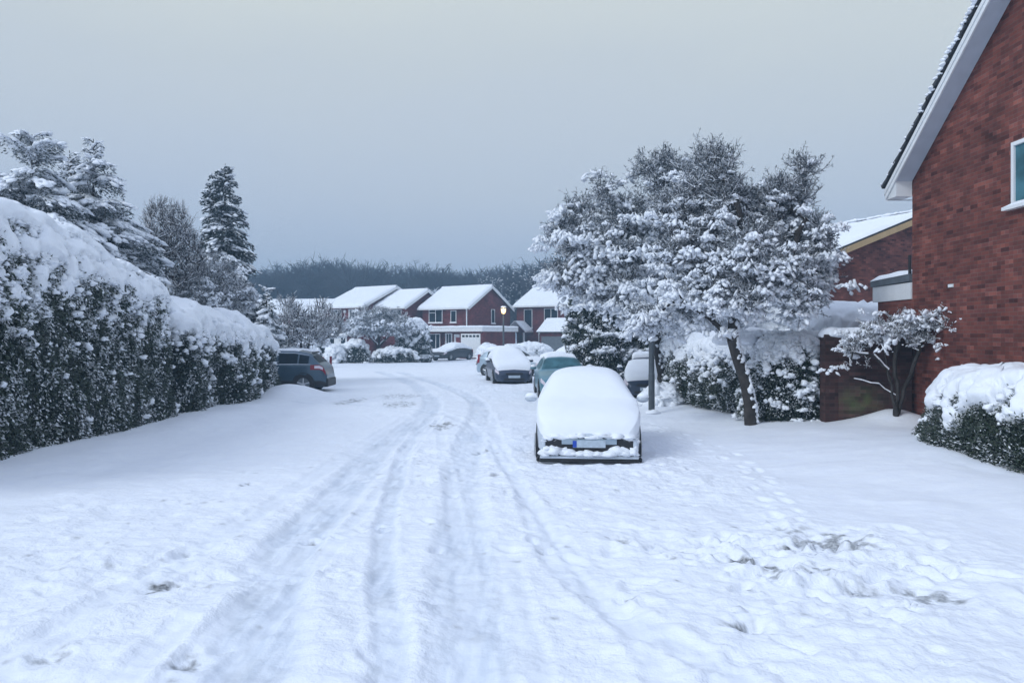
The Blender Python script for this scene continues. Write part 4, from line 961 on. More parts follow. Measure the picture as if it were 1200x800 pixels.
# ------------------------------------------------------------------ vegetation
def shell(parent, P, leafmat, dens, lsize, cover, thick, flip=False, aspect=0.45, frost=(0.1, 0.5), bias=(0, 0, 0), core_in=0.13, ns=1.2, seed=0,
          smooth_up=0.0, lumpn=0, lump=0.06, spread=0.14, snow_name='snow', mat_snow=None, names=('foliage', 'inner_foliage'), edge_amp=0.55, snow_noise=0.05, edge_scale=3.1, lumpvar=0.6, nsamp=0.10):
    """clipped or bushy evergreen: dark inside, leafy skin, snow lying where the surface faces up"""
    N = sheet_normals(P)
    if flip: N = -N
    n1 = fbm(P[..., 0] * ns, P[..., 1] * ns, P[..., 2] * ns, 4, seed)
    P = P + N * (nsamp * n1[..., None])
    up = np.clip(N[..., 2], -1, 1)
    cov = cover(P, N, up) + edge_amp * fbm(P[..., 0] * edge_scale, P[..., 1] * edge_scale, P[..., 2] * edge_scale * .7, 4, seed + 5)
    nu, nv = P.shape[:2]; F = grid_faces(nu, nv)
    if flip: F = F[:, ::-1].copy()
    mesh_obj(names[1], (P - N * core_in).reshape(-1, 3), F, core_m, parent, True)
    # leafy skin
    f = F; Pf = P.reshape(-1, 3); a_ = Pf[f[:, 0]]; b_ = Pf[f[:, 1]]; c_ = Pf[f[:, 2]]; d_ = Pf[f[:, 3]]
    area = np.linalg.norm(np.cross(c_ - a_, d_ - b_), axis=1) / 2
    nl = int(area.sum() * dens); idx = rng.choice(len(f), nl, p=area / area.sum())
    s_ = rng.random((nl, 1)); t_ = rng.random((nl, 1))
    Q = (a_[idx] * (1 - s_) + b_[idx] * s_) * (1 - t_) + (d_[idx] * (1 - s_) + c_[idx] * s_) * t_
    Nq = N.reshape(-1, 3)[f[idx, 0]]
    dep = rng.random(nl)
    Q = Q + Nq * (rng.normal(0, 0.5, (nl, 1)) * spread * 0.5 - 0.02)
    D = Nq * 0.7 + rng.normal(0, 0.55, (nl, 3)) + np.array(bias)
    sz = lsize * rng.uniform(0.6, 1.4, nl)
    V, FF = leaves(Q, D, sz, aspect)
    cq = cov.reshape(-1)[f[idx, 0]]
    pr_ = np.clip(frost[0] + frost[1] * ss(fbm(Q[:, 0] * 5, Q[:, 1] * 5, Q[:, 2] * 2.2, 4, seed + 9) * 2.6 + 0.38) + 0.45 * np.clip(cq + 0.3, 0, 1), 0, 1)
    fr = np.where(rng.random(nl) < pr_, rng.uniform(0.6, 1.0, nl), rng.uniform(0, 0.12, nl))
    A = Acc(); A.add(V, FF, frost=fr, tone=np.clip(rng.random(nl) * 0.7 + 0.3 * n1.reshape(-1)[f[idx, 0]] + .1, 0, 1)); A.build(names[0], leafmat, parent)
    # lying snow
    th = thick * ss(cov * 2.2) * (0.75 + 0.5 * fbm(P[..., 0] * 1.4, P[..., 1] * 1.4, P[..., 2] * 1.4, 3, seed + 3)) - 0.10 * (1 - ss((cov + 0.12) / 0.14))
    S = P + N * th[..., None] + np.array([0, 0, 1.]) * (np.clip(th, 0, 9) * 0.35)[..., None]
    S = S + N * (snow_noise * fbm(P[..., 0] * 5, P[..., 1] * 5, P[..., 2] * 5, 3, seed + 4))[..., None] * (th > 0)[..., None]
    keep = (cov.reshape(-1)[F] > -0.10).any(axis=1)
    if keep.any():
        mesh_obj(snow_name, S.reshape(-1, 3), F[keep], mat_snow or snow_m, parent, True)
    if lumpn:
        pl_ = np.clip(cov.reshape(-1)[f[:, 0]] + 0.45, 0.02, 0.6) * area * np.clip(up.reshape(-1)[f[:, 0]] + 0.9, 0.05, 2); pl_ /= pl_.sum()
        idx = rng.choice(len(f), lumpn, p=pl_)
        Q = a_[idx] + N.reshape(-1, 3)[f[idx, 0]] * rng.uniform(-0.01, 0.06, (lumpn, 1)) + rng.normal(0, .02, (lumpn, 3))
        s1 = np.clip(lump * rng.lognormal(-.05, lumpvar, lumpn), 0, lump * 2.1)
        A = Acc(); A.add(*lumps(Q, np.stack([s1 * 1.2, s1 * 1.0, s1 * rng.uniform(.6, 1.3, lumpn)], 1), 2, None, 0.8)); A.build('snow_clumps', snow_m, parent, True)

def hedge_sheet(p0, p1, hfun, wfun, step=0.09, power=0.5, lean=0.0, nseed=0, bulge=0.18):
    """surface of a hedge between two ground points, in coordinates relative to p0"""
    L_ = math.hypot(p1[0] - p0[0], p1[1] - p0[1]); ux, uy = (p1[0] - p0[0]) / L_, (p1[1] - p0[1]) / L_; nx, ny = -uy, ux
    nu = int(L_ / step); s = np.linspace(0, L_, nu)
    hm = float(np.max(hfun(s / L_))); nv = int((2 * hm + 1.5) / step)
    ph = np.linspace(0, np.pi, nv)
    e0 = np.clip(s / 0.9, 0, 1); e1 = np.clip((L_ - s) / 0.9, 0, 1); end = np.sqrt(1 - (1 - np.minimum(e0, e1)) ** 2)
    h = hfun(s / L_) * (0.55 + 0.45 * end); wd = wfun(s / L_) * np.maximum(end, 0.02)
    c = np.sign(np.cos(ph)) * np.abs(np.cos(ph)) ** power; z = np.abs(np.sin(ph)) ** power
    off = c[None] * wd[:, None]; zz = z[None] * h[:, None] - 0.05
    b = bulge * fbm(s[:, None] * 0.8, zz * 0.8 + off * 0.5, 0, 3, nseed) * np.ones_like(zz)
    off = off * (1 + b) + lean * zz
    X_ = ux * s[:, None] + nx * off; Y_ = uy * s[:, None] + ny * off
    X_ = X_ + (ux * 0.0)
    return np.stack([X_, Y_, zz], -1)

# tall hedge on the left: face to the road at x about -8.4
h1 = thing('tall_hedge', 'tall clipped evergreen hedge with a deep smooth snow cap, nearest on the left', 'hedge', (-10.0, 8.6, 0), group=None)
P = hedge_sheet((-10.0, 8.6), (-9.75, 20.0), lambda t: 5.05 - 1.65 * t ** 2.0 + .10 * np.sin(t * 21) + .07 * np.sin(t * 37 + 1), lambda t: 1.5 - 0.15 * t, 0.07, 0.66, 0, 3)
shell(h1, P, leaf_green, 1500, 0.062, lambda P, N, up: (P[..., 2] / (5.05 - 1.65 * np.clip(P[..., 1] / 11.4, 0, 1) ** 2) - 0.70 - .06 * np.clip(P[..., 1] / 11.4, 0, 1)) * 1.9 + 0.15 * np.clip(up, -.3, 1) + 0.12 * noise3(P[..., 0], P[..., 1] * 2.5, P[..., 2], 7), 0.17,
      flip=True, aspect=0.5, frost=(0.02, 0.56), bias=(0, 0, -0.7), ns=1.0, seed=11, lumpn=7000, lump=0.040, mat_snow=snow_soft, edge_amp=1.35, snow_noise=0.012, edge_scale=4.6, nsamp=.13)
h2 = thing('low_hedge', 'lower evergreen hedge with a lumpy snow cap, ending at the parked grey-blue car', 'hedge', (-9.7, 19.4, 0))
P = hedge_sheet((-9.7, 19.4), (-9.3, 27.6), lambda t: 3.15 - 0.85 * t + .16 * np.sin(t * 17 + 2) + .10 * np.sin(t * 31), lambda t: 1.2 + .12 * np.sin(t * 14) + 0 * t, 0.075, 0.6, 0, 8)
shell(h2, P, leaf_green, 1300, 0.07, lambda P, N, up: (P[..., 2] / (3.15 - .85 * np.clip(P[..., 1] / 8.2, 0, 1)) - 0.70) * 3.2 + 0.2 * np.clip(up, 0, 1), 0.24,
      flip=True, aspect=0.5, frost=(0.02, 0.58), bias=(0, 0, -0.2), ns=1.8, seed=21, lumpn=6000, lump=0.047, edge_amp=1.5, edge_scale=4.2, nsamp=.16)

# clipped hedge beyond the trunk on the right
def rot_hedge(name, label, cat, p0, p1, h, wd, seed, **k):
    t = thing(name, label, cat, (p0[0], p0[1], gz(*p0)))
    P = hedge_sheet(p0, p1, lambda t_: h + 0 * t_, lambda t_: wd + 0 * t_, 0.06, 0.55, 0, seed)
    shell(t, P, leaf_green, k.pop('dens', 1500), k.pop('ls', 0.06), k.pop('cover'), k.pop('thick', 0.2), flip=True, seed=seed, **k)
    return t
rot_hedge('clipped_hedge', 'dark clipped hedge with thick snow top between the metal post and the leaning trunk', 'hedge', (6.35, 18.9), (5.3, 24.6), 1.85, 0.75, 31,
          cover=lambda P, N, up: (P[..., 2] / 1.85 - 0.72) * 3.2 + 0.2 * np.clip(up, 0, 1), thick=0.20, lumpn=3600, lump=0.045, frost=(0.02, 0.6), edge_amp=1.6, edge_scale=4.5, nsamp=.2, ns=2.0)
# rounded bush next to the wall
def dome(rx, ry, h, step=0.055, nseed=0, pw=0.8, amp=0.12, az=0):
    nu = int(2 * math.pi * max(rx, ry) / step); nv = int((h + max(rx, ry)) * 1.2 / step)
    th = np.linspace(0, 2 * np.pi, nu); ph = np.linspace(-0.02, np.pi / 2 - 0.01, nv)
    c = np.cos(ph) ** pw; s = np.sin(np.clip(ph, 0, 9)) ** pw
    X_ = rx * np.cos(th)[:, None] * c[None]; Y_ = ry * np.sin(th)[:, None] * c[None]; Z_ = h * s[None] * np.ones((nu, 1))
    k_ = 1 + amp * fbm(np.cos(th)[:, None] * 1.7 + 0 * Z_, np.sin(th)[:, None] * 1.7 + 0 * Z_, Z_ * 1.5, 3, nseed)
    X_, Y_, Z_ = X_ * k_, Y_ * k_, Z_ * (0.5 + 0.5 * k_)
    ca, sa = math.cos(az), math.sin(az)
    return np.stack([X_ * ca - Y_ * sa, X_ * sa + Y_ * ca, Z_ - 0.04], -1)
t = thing('round_bush', 'rounded dark evergreen bush with snow patches between leaning trunk and brick wall', 'bush', (6.38, 17.95, gz(6.4, 17.9)))
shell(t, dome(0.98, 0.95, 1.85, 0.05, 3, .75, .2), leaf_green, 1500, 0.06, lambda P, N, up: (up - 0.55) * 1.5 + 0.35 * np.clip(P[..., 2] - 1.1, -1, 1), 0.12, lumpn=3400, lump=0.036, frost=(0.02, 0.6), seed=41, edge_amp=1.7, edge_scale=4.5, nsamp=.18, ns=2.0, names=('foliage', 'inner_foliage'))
t = thing('garden_bush', 'broad dark bush under thick rounded snow against the big brick gable', 'bush', (7.95, 12.3, gz(7.9, 12.3)))
shell(t, dome(0.95, 2.45, 1.22, 0.05, 6, 0.85, 0.16, az=R(-6)), leaf_green, 2600, 0.045, lambda P, N, up: (P[..., 2] - 0.66) * 1.9 + 0.35 * (up - 0.4), 0.20, lumpn=900, lump=0.035, frost=(-0.1, 0.4), seed=51, mat_snow=snow_soft, edge_amp=1.7, snow_noise=0.03)
t = thing('garden_bush', 'second snow-capped dark bush behind the broad one, by the gable wall', 'bush', (8.0, 9.0, gz(8, 9)))
shell(t, dome(0.8, 1.6, 1.3, 0.06, 7, 0.8, 0.10), leaf_green, 2000, 0.045, lambda P, N, up: (P[..., 2] - .7) * 1.9 + 0.35 * (up - 0.4), 0.25, lumpn=200, lump=0.06, frost=(-0.1, 0.25), seed=52, mat_snow=snow_soft, edge_amp=0.95, snow_noise=0.03)
rot_hedge('back_hedge', 'snow-laden hedge showing above the garden wall, under the timber verge', 'hedge', (7.6, 19.6), (10.6, 19.9), 2.45, 0.6, 61,
          cover=lambda P, N, up: (P[..., 2] / 2.45 - 0.72) * 3.2, thick=0.3, lumpn=700, lump=0.07, frost=(0.1, 0.5), dens=700)
rot_hedge('back_hedge', 'dark snowy hedge closing the gap behind the clipped hedge and pine trunks', 'hedge', (5.6, 27.5), (10.4, 24.5), 3.2, 0.9, 63,
          cover=lambda P, N, up: (P[..., 2] / 3.2 - 0.66) * 2.6, thick=0.3, lumpn=1500, lump=0.10, frost=(0.2, 0.6), dens=600)

def conifer(name, label, loc, H, Rb, levels=24, per=7, droop=0.5, upk=0.1, z0=0.5, mat=None, lsize=0.11, dens=230, frost=0.35, lump=0.11, lumps_per_m=6, prof=None, group=None, tops=((0, 0, 1.0),), seed=1, trunk_r=0.12, hang=0.16, cat='conifer', jit=0.2):
    t = thing(name, label, cat, (loc[0], loc[1], gz(loc[0], loc[1]) if loc[1] < 40 else 0), group=group)
    r_ = np.random.default_rng(seed); prof = prof or (lambda u: (1 - u) ** 0.8)
    T0, T1, RR0, RR1 = [], [], [], []; Q, D, FRp = [], [], []; LP, LS, LD = [], [], []; SP0, SP1 = [], []
    for (tx, ty, hs) in tops:
        Ht = H * hs
        base = np.array([tx * 0.3, ty * 0.3, 0]); tip = np.array([tx, ty, Ht])
        T0.append(base); T1.append(tip); RR0.append(trunk_r); RR1.append(0.01)
        for lv in range(levels):
            u = (lv + r_.uniform(-.5, .5)) / levels; u = min(max(u, 0), 0.985)
            z_l = z0 + (Ht - z0) * u
            Lb0 = Rb * prof(u) * (1 if hs == 1.0 else 0.85)
            for k in range(max(3, int(per * (1 - 0.35 * u)))):
                z = min(Ht * .985, z_l + r_.uniform(-.5, .5) * Ht / levels * 1.6); c = base + (tip - base) * (z / Ht)
                az = r_.uniform(0, 2 * np.pi); L_ = max(0.12, Lb0 * r_.uniform(1 - jit * 1.6, 1 + jit))
                m_ = 6; s = np.linspace(0, 1, m_)
                rad = L_ * s; dz = L_ * (upk * s * 1.3 + 0.10 * s) - droop * L_ * s ** 1.8 + (0.5 * (u > .85)) * L_ * s
                pt = np.stack([c[0] + rad * math.cos(az), c[1] + rad * math.sin(az), c[2] + dz], 1)
                T0 += list(pt[:-1]); T1 += list(pt[1:]); rr = 0.012 + 0.02 * L_ * (1 - s); RR0 += list(rr[:-1]); RR1 += list(rr[1:])
                nl = int(dens * L_ * (0.4 + 0.35 * L_)) + 10
                ss_ = r_.random(nl) ** 0.75; lat = r_.normal(0, 0.33, nl) * (1.05 - 0.75 * ss_) * min(L_, 1.6) * 0.55
                px_ = c[0] + L_ * ss_ * math.cos(az) - lat * math.sin(az); py_ = c[1] + L_ * ss_ * math.sin(az) + lat * math.cos(az)
                pz_ = c[2] + np.interp(ss_, s, dz) - np.abs(r_.normal(0, hang, nl)) * (0.4 + 0.6 * min(L_, 1)) - 0.25 * np.abs(lat)
                Q.append(np.stack([px_, py_, pz_], 1))
                sg = np.sign(lat); dd = np.stack([math.cos(az) - 0.7 * sg * math.sin(az), math.sin(az) + 0.7 * sg * math.cos(az), np.full(nl, -0.45)], 1) + r_.normal(0, .35, (nl, 3)); D.append(dd)
                FRp.append(np.clip(frost + 0.9 * (pz_ - (c[2] + np.interp(ss_, s, dz)) + 0.1) * 2, 0.05, 0.9))
                ml = max(1, int(lumps_per_m * L_)); sl = r_.uniform(0.2, 1.0, ml); la = r_.normal(0, 0.12, ml) * L_ * (1 - 0.6 * sl)
                LP.append(np.stack([c[0] + L_ * sl * math.cos(az) - la * math.sin(az), c[1] + L_ * sl * math.sin(az) + la * math.cos(az), c[2] + np.interp(sl, s, dz) + 0.015 - .2 * np.abs(la)], 1))
                q = lump * r_.lognormal(0, .35, ml) * (0.55 + 0.45 * min(L_, 1.2)); LS.append(np.stack([q * 1.8, q, q * .6], 1))
                slp = np.gradient(dz) / (L_ / (m_ - 1)); LD.append(np.stack([np.full(ml, math.cos(az)), np.full(ml, math.sin(az)), np.interp(sl, s, slp)], 1))
    V, F = tubes(T0, T1, RR0, RR1, 5); mesh_obj('trunk', V, F, bark_m, t, True)
    Q = np.concatenate(Q); D = np.concatenate(D); n = len(Q); pr_ = np.concatenate(FRp)
    V, F = leaves(Q, D, lsize * r_.uniform(.6, 1.4, n), 0.38)
    fr = np.where(r_.random(n) < pr_, r_.uniform(.5, 1, n), r_.uniform(0, .12, n))
    mesh_obj('foliage', V, F, mat or leaf_blue, t, attrs={'frost': ('FACE', fr), 'tone': ('FACE', r_.random(n))})
    LP = np.concatenate(LP); LS = np.concatenate(LS); LD = np.concatenate(LD); kk = np.repeat(np.arange(len(LP)), 4); m_ = len(kk)
    hd = norm(LD * [1, 1, 0] + 1e-6); u1 = r_.uniform(-1, 1, m_); l1 = r_.normal(0, .5, m_)
    LP = LP[kk] + LD[kk] * (u1 * LS[kk, 0])[:, None] + np.stack([-hd[kk, 1], hd[kk, 0], 0 * l1], 1) * (l1 * LS[kk, 1] * 1.4)[:, None]; LP[:, 2] -= np.abs(l1) * LS[kk, 1] * .8
    q = LS[kk] * r_.uniform(.3, .75, (m_, 1)) * [1, 1.1, 1.25]
    V, F = lumps(LP, q, 1, LD[kk], 0.7)
    mesh_obj('snow', V, F, snow_m, t, True)
    return t
CG = 'snow-covered trees along the street'
conifer('cedar_tree', 'drooping cedar crown heavy with snow above the tall hedge, at the left edge', (-12.5, 20.0), 7.25, 3.0, 20, 8, 0.62, 0.35, 1.8, leaf_blue, .08, 420, .58, .085, 18, lambda u: (1 - u) ** .65, CG, seed=3, hang=.2)
conifer('cedar_tree', 'drooping cedar with twin feathery tips above the tall hedge, right of the edge one', (-12.1, 22.2), 7.7, 2.7, 20, 8, 0.62, 0.4, 1.8, leaf_blue, .08, 420, .58, .085, 18, lambda u: (1 - u) ** .8, CG, tops=((0, 0, 1.), (-.75, .1, .96)), seed=4, hang=.2)
conifer('spruce_tree', 'tall narrow dark spruce with two tips behind the low hedge', (-11.95, 32), 9.3, 2.0, 34, 8, 0.5, 0.15, 1.0, leaf_blue, .13, 260, .22, .085, 8, lambda u: (1 - u) ** .8 + .05, CG, tops=((0, 0, 1.), (-.55, 0, .955)), seed=5, trunk_r=.16)
conifer('small_conifer', 'small snowy conifer tucked right of the tall spruce', (-9.9, 31.0), 4.2, 1.1, 14, 7, 0.6, 0.3, .5, leaf_blue, .13, 170, .4, .14, 6, None, CG, seed=6)
def evergreen(label, x, y, rx, ry, h, seed):
    t = thing('dark_evergreen', label, 'evergreen', (x, y, 0), group=CG)
    P = dome(rx, ry, h, .09, seed, .75, .42)
    shell(t, P, leaf_green, 520, .10, lambda P, N, up: (up - .62) * 1.3 - .15, .09, lumpn=2600, lump=.042, frost=(.06, .50), seed=seed, edge_amp=1.5, ns=1.5)
    MB().tube((0, 0, 0), (0, 0, h * .6), .14, .06).build('trunk', bark_m, t)
evergreen('bushy dark evergreen right behind the parked cars, under the left pine', 3.9, 32.6, 1.75, 1.6, 4.3, 87)
evergreen('second dark evergreen filling behind the snowed-over driveway car', 6.3, 32.5, 1.9, 1.5, 3.6, 88)

def ellips(cs, n, seed, shellbias=0.55, clump=0):
    """n points in a union of ellipsoids ((x,y,z),(rx,ry,rz))"""
    r_ = np.random.default_rng(seed); vol = np.array([c[1][0] * c[1][1] * c[1][2] for c in cs]) ** .8; vol /= vol.sum()
    k = r_.choice(len(cs), n, p=vol); d = norm(r_.normal(size=(n, 3))); rr = r_.random(n) ** (1 / 3 * (1 - shellbias) + 0.05)
    c0 = np.array([c[0] for c in cs])[k]; rad = np.array([c[1] for c in cs])[k]
    P = c0 + d * rr[:, None] * rad
    if clump:
        m = max(8, n // clump); hub = P[:m]; near_ = np.argmin(((P[:, None] - hub[None]) ** 2).sum(-1), 1)
        P = hub[near_] + (P - hub[near_]) * 0.62
    return P
def grow(trunks, centers, r_tip=0.012, step=0.3, wob=0.06, seed=0, sag=0.10, expo=2.3):
    """branches reach from the trunk line to each crown point, nearest first"""
    r_ = np.random.default_rng(seed)
    nodes = []; par = []
    for tr in trunks:
        tr = np.array(tr, float); prev = -1
        if len(nodes): prev = int(np.argmin(np.linalg.norm(np.array(nodes) - tr[0], axis=1)))
        for i in range(len(tr) - 1):
            seg = np.linalg.norm(tr[i + 1] - tr[i]); m_ = max(1, int(seg / step))
            for j in range(m_ + (i == len(tr) - 2)):
                nodes.append(tr[i] + (tr[i + 1] - tr[i]) * j / m_ + (r_.normal(0, wob * .4, 3) if (i or j) else 0)); par.append(prev if j or i or prev >= 0 else -1); prev = len(nodes) - 1
    ntr = len(nodes); top = nodes[-1]
    base = np.array(nodes)
    order = np.argsort([np.min(np.linalg.norm(base - c, axis=1)) for c in centers])
    NA = np.zeros((len(nodes) + len(centers) * 14, 3)); NA[:ntr] = base; PA = list(par); n = ntr; tips = []
    low = min(4, ntr - 2) if ntr > 6 else 0
    for ci in order:
        c = centers[ci]; dd = np.linalg.norm(NA[low:n] - c, axis=1) + 0.35 * np.clip(NA[low:n, 2] - c[2], 0, 9)
        p = int(np.argmin(dd)) + low; L_ = np.linalg.norm(NA[p] - c); m_ = min(12, max(1, int(L_ / step)))
        st = NA[p].copy(); prev = p
        for j in range(1, m_ + 1):
            t_ = j / m_; q = st + (c - st) * t_; q[2] += sag * L_ * math.sin(math.pi * t_) * 0.6; q += r_.normal(0, wob, 3) * (j < m_)
            NA[n] = q; PA.append(prev); prev = n; n += 1
        tips.append(prev)
    NA = NA[:n]; PA = np.array(PA); rad = np.zeros(n); acc = np.zeros(n)
    ch = np.zeros(n, int)
    for i in range(n):
        if PA[i] >= 0: ch[PA[i]] += 1
    for i in range(n - 1, -1, -1):
        acc[i] += r_tip ** expo if (ch[i] == 0) else 0
        rad[i] = max(acc[i], r_tip ** expo) ** (1 / expo)
        if PA[i] >= 0: acc[PA[i]] += acc[i]
    return NA, PA, rad, tips, ntr
def tree(name, label, loc, trunks, centers, tipr=0.012, ntw=10, twl=0.35, leaf=None, nleaf=6, lsize=0.07, frost=0.4, lumpfn=None, sub=2, snowtw=0.8, group=CG, seed=0, cat='tree', up=0.5, rscale=1.0, twr=0.005, step=.3, wob=.06, zg=None, branch_snow=0.85, sag=.1, npad=13, trunk_r=None):
    r_ = np.random.default_rng(seed + 100)
    t = thing(name, label, cat, (loc[0], loc[1], gz(*loc[:2]) if zg is None else zg), group=group)
    off = np.array([loc[0], loc[1], 0 if zg is None else zg])
    centers = centers[~((centers[:, 0] > 6.9) & (centers[:, 2] > 5.3) & (centers[:, 1] < 22))]
    centers = centers - off
    NA, PA, rad, tips, ntr = grow(trunks, centers, tipr, step, wob, seed, sag)
    rad = rad * rscale
    if trunk_r is not None:
        n1_ = int(sum(max(1, int(np.linalg.norm(np.subtract(trunks[0][i_ + 1], trunks[0][i_])) / step)) for i_ in range(len(trunks[0]) - 1)))
        for q_ in range(n1_):
            rad[q_] = max(rad[q_], trunk_r * (1 - 0.75 * min(1, NA[q_][2] / 4.5)))
    i = np.nonzero(PA >= 0)[0]; P0, P1 = NA[PA[i]], NA[i]; R0, R1 = np.minimum(rad[PA[i]], rad[i] * 1.5), rad[i]
    V, F = tubes(P0, P1 + (P1 - P0) * .04, R0, R1, 7); mesh_obj('trunk', V, F, bark_m, t, True)
    # snow lying along branches
    fl = norm(P1 - P0); okb = (np.abs(fl[:, 2]) < 0.85) & (r_.random(len(i)) < branch_snow)
    A = Acc()
    if trunk_r is not None:                                           # wind-driven snow plastered on one side of the trunk
        j_ = np.nonzero(P1[:, 2] < 2.3)[0]; kk_ = np.repeat(j_, 26); tt_ = r_.random((len(kk_), 1)); w_ = R0[kk_]; an = r_.normal(-.25, .55, len(kk_))
        Pp = P0[kk_] + (P1 - P0)[kk_] * tt_ + np.stack([np.cos(an) * w_ * .92, np.sin(an) * w_ * .92, 0 * w_], 1)
        sq = r_.lognormal(-3.35, .4, len(kk_)); Vp, Fp = lumps(Pp, np.stack([sq, sq, sq * 1.6], 1), 1, None, .8); mesh_obj('trunk_snow', Vp, Fp, snow_m, t, True)
    rs = np.maximum(R0[okb] * 1.0, 0.017); o_ = np.array([0, 0, 1.])[None] * (R0[okb] * 0.6 + 0.006)[:, None]
    if okb.any(): A.add(*tubes(P0[okb] + o_, P1[okb] + o_, rs, np.maximum(R1[okb] * 1.0, .014), 6)); A.build('branch_snow', snow_m, t, True)
    # twigs
    tp_ = NA[tips]; prev = NA[PA[tips]]; bd = norm(tp_ - prev); n = len(tips)
    P = np.repeat(tp_, ntw, 0) + r_.normal(0, 0.05, (n * ntw, 3)); d = np.repeat(bd, ntw, 0) * 0.6 + r_.normal(0, .55, (n * ntw, 3)); d[:, 2] += up; d = norm(d)
    Lt = twl * r_.uniform(.5, 1.3, n * ntw); mid = P + d * Lt[:, None] * .5 + r_.normal(0, .03, P.shape); d2 = norm(d + r_.normal(0, .3, d.shape) + [0, 0, up * .5]); end = mid + d2 * Lt[:, None] * .5
    k = np.repeat(np.arange(len(P)), 2); s0 = P[k] + (mid - P)[k] * r_.random((len(k), 1)); e0 = s0 + norm(d[k] + r_.normal(0, .7, (len(k), 3))) * (Lt[k] * r_.uniform(.3, .6, len(k)))[:, None]
    k3 = np.repeat(np.arange(len(P)), 2); s3 = mid[k3] + (end - mid)[k3] * r_.random((len(k3), 1)); e3 = s3 + norm(d2[k3] + r_.normal(0, .6, (len(k3), 3))) * (Lt[k3] * r_.uniform(.2, .45, len(k3)))[:, None]
    a0 = np.concatenate([P, mid, s0, s3]); a1 = np.concatenate([mid, end, e0, e3]); m_ = len(a0)
    ra = np.concatenate([np.full(len(P), twr * 1.5), np.full(len(P), twr * 1.1), np.full(len(k), twr), np.full(len(k3), twr * .8)])
    V, F = tubes(a0, a1, ra, ra * .7, 3); mesh_obj('twigs', V, F, twig_m, t)
    sel = r_.random(m_) < snowtw * (np.abs(norm(a1 - a0)[:, 2]) < .9)
    if sel.any():
        u_ = np.array([0, 0, 1.]) * (ra[sel] * 1.4)[:, None]
        V, F = tubes(a0[sel] + u_, a1[sel] + u_, ra[sel] * 1.25, ra[sel] * .9, 3); mesh_obj('twig_snow', V, F, snow_m, t)
    if leaf is not None and nleaf:
        kk = np.repeat(np.arange(m_), nleaf); tt = r_.random((len(kk), 1)); Q = a0[kk] + (a1 - a0)[kk] * tt
        D = norm(a1 - a0)[kk] * .8 + r_.normal(0, .6, (len(kk), 3)); V, F = leaves(Q, D, lsize * r_.uniform(.5, 1.4, len(kk)), .22)
        fr = np.where(r_.random(len(kk)) < frost, r_.uniform(.5, 1, len(kk)), r_.uniform(0, .2, len(kk)))
        mesh_obj('foliage', V, F, leaf, t, attrs={'frost': ('FACE', fr), 'tone': ('FACE', r_.random(len(kk)))})
    if lumpfn is not None:
        LP, LS = lumpfn(tp_, off, r_)
        V, F = pads(LP, LS, npad); mesh_obj('snow', V, F, snow_m, t, True)
    return t
def E(px_, py_, rx, ry, Y_, dy=0, ryd=None):
    s = Y_ / 900; c = px(px_, py_, Y_); return ((c[0], Y_ + dy, c[2]), (rx * s, ryd or max(rx, ry) * s * .9, ry * s))
def lumpf(nper, big, zlo, zhi, small=0.06):
    def f(tp, off, r_):
        z = tp[:, 2] + off[2]; k = np.clip((zhi - z) / (zhi - zlo), 0, 1)          # heavier snow lower down
        n_ = np.maximum(0, (nper * (0.30 + 0.80 * k) + r_.random(len(z)))).astype(int); idx = np.repeat(np.arange(len(z)), n_)
        s_ = (small + (big - small) * k[idx]) * r_.lognormal(0, .4, len(idx))
        P = tp[idx] + r_.normal(0, 1, (len(idx), 3)) * (0.10 + s_[:, None] * .9) * [1, 1, .6]; P[:, 2] += s_ * .2
        return P, np.stack([s_ * r_.uniform(1, 1.5, len(idx)), s_, s_ * r_.uniform(.55, .95, len(idx))], 1)
    return f
# leaning tree on the right
cs = [E(842, 222, 34, 40, 17.8), E(850, 265, 40, 40, 17.8), E(905, 245, 42, 36, 17.8), E(942, 225, 20, 24, 17.8), E(935, 275, 38, 40, 17.8), E(950, 315, 28, 32, 17.8), E(815, 305, 42, 40, 17.5),
      E(880, 320, 50, 40, 17.2), E(920, 350, 45, 28, 17.2), E(850, 355, 40, 22, 17.0), E(800, 262, 25, 30, 17.8), E(757, 383, 30, 14, 18.2, 0, .5)]
bx, by = 5.32, 17.1
trk = [[(0, 0, -.1), (-.03, 0, .45), (-.10, 0, .95), (-.30, 0, 1.5), (-.42, .0, 1.85), (-.36, .05, 2.3), (-.15, .05, 2.8), (.0, 0, 3.4), (-.2, 0, 4.1), (-.35, 0, 4.9)],
       [(-.42, 0, 1.85), (-.9, 0, 2.35), (-1.5, 0, 2.75), (-1.9, 0, 3.3)], [(-.3, .05, 2.4), (.4, 0, 3.0), (.9, 0, 3.7), (1.2, 0, 4.6)]]
tree('leaning_pine', 'big snowy pine on a leaning trunk beside the clipped hedge, right of the post', (bx, by), trk, ellips(cs, 560, 2, .45, 10), .013, 8, .40, leaf_grey, 6, .075, .42,
     lumpf(4.5, .17, 2.2, 5.4, .07), 2, .55, seed=1, up=.6, rscale=1.0, trunk_r=.15, npad=26)
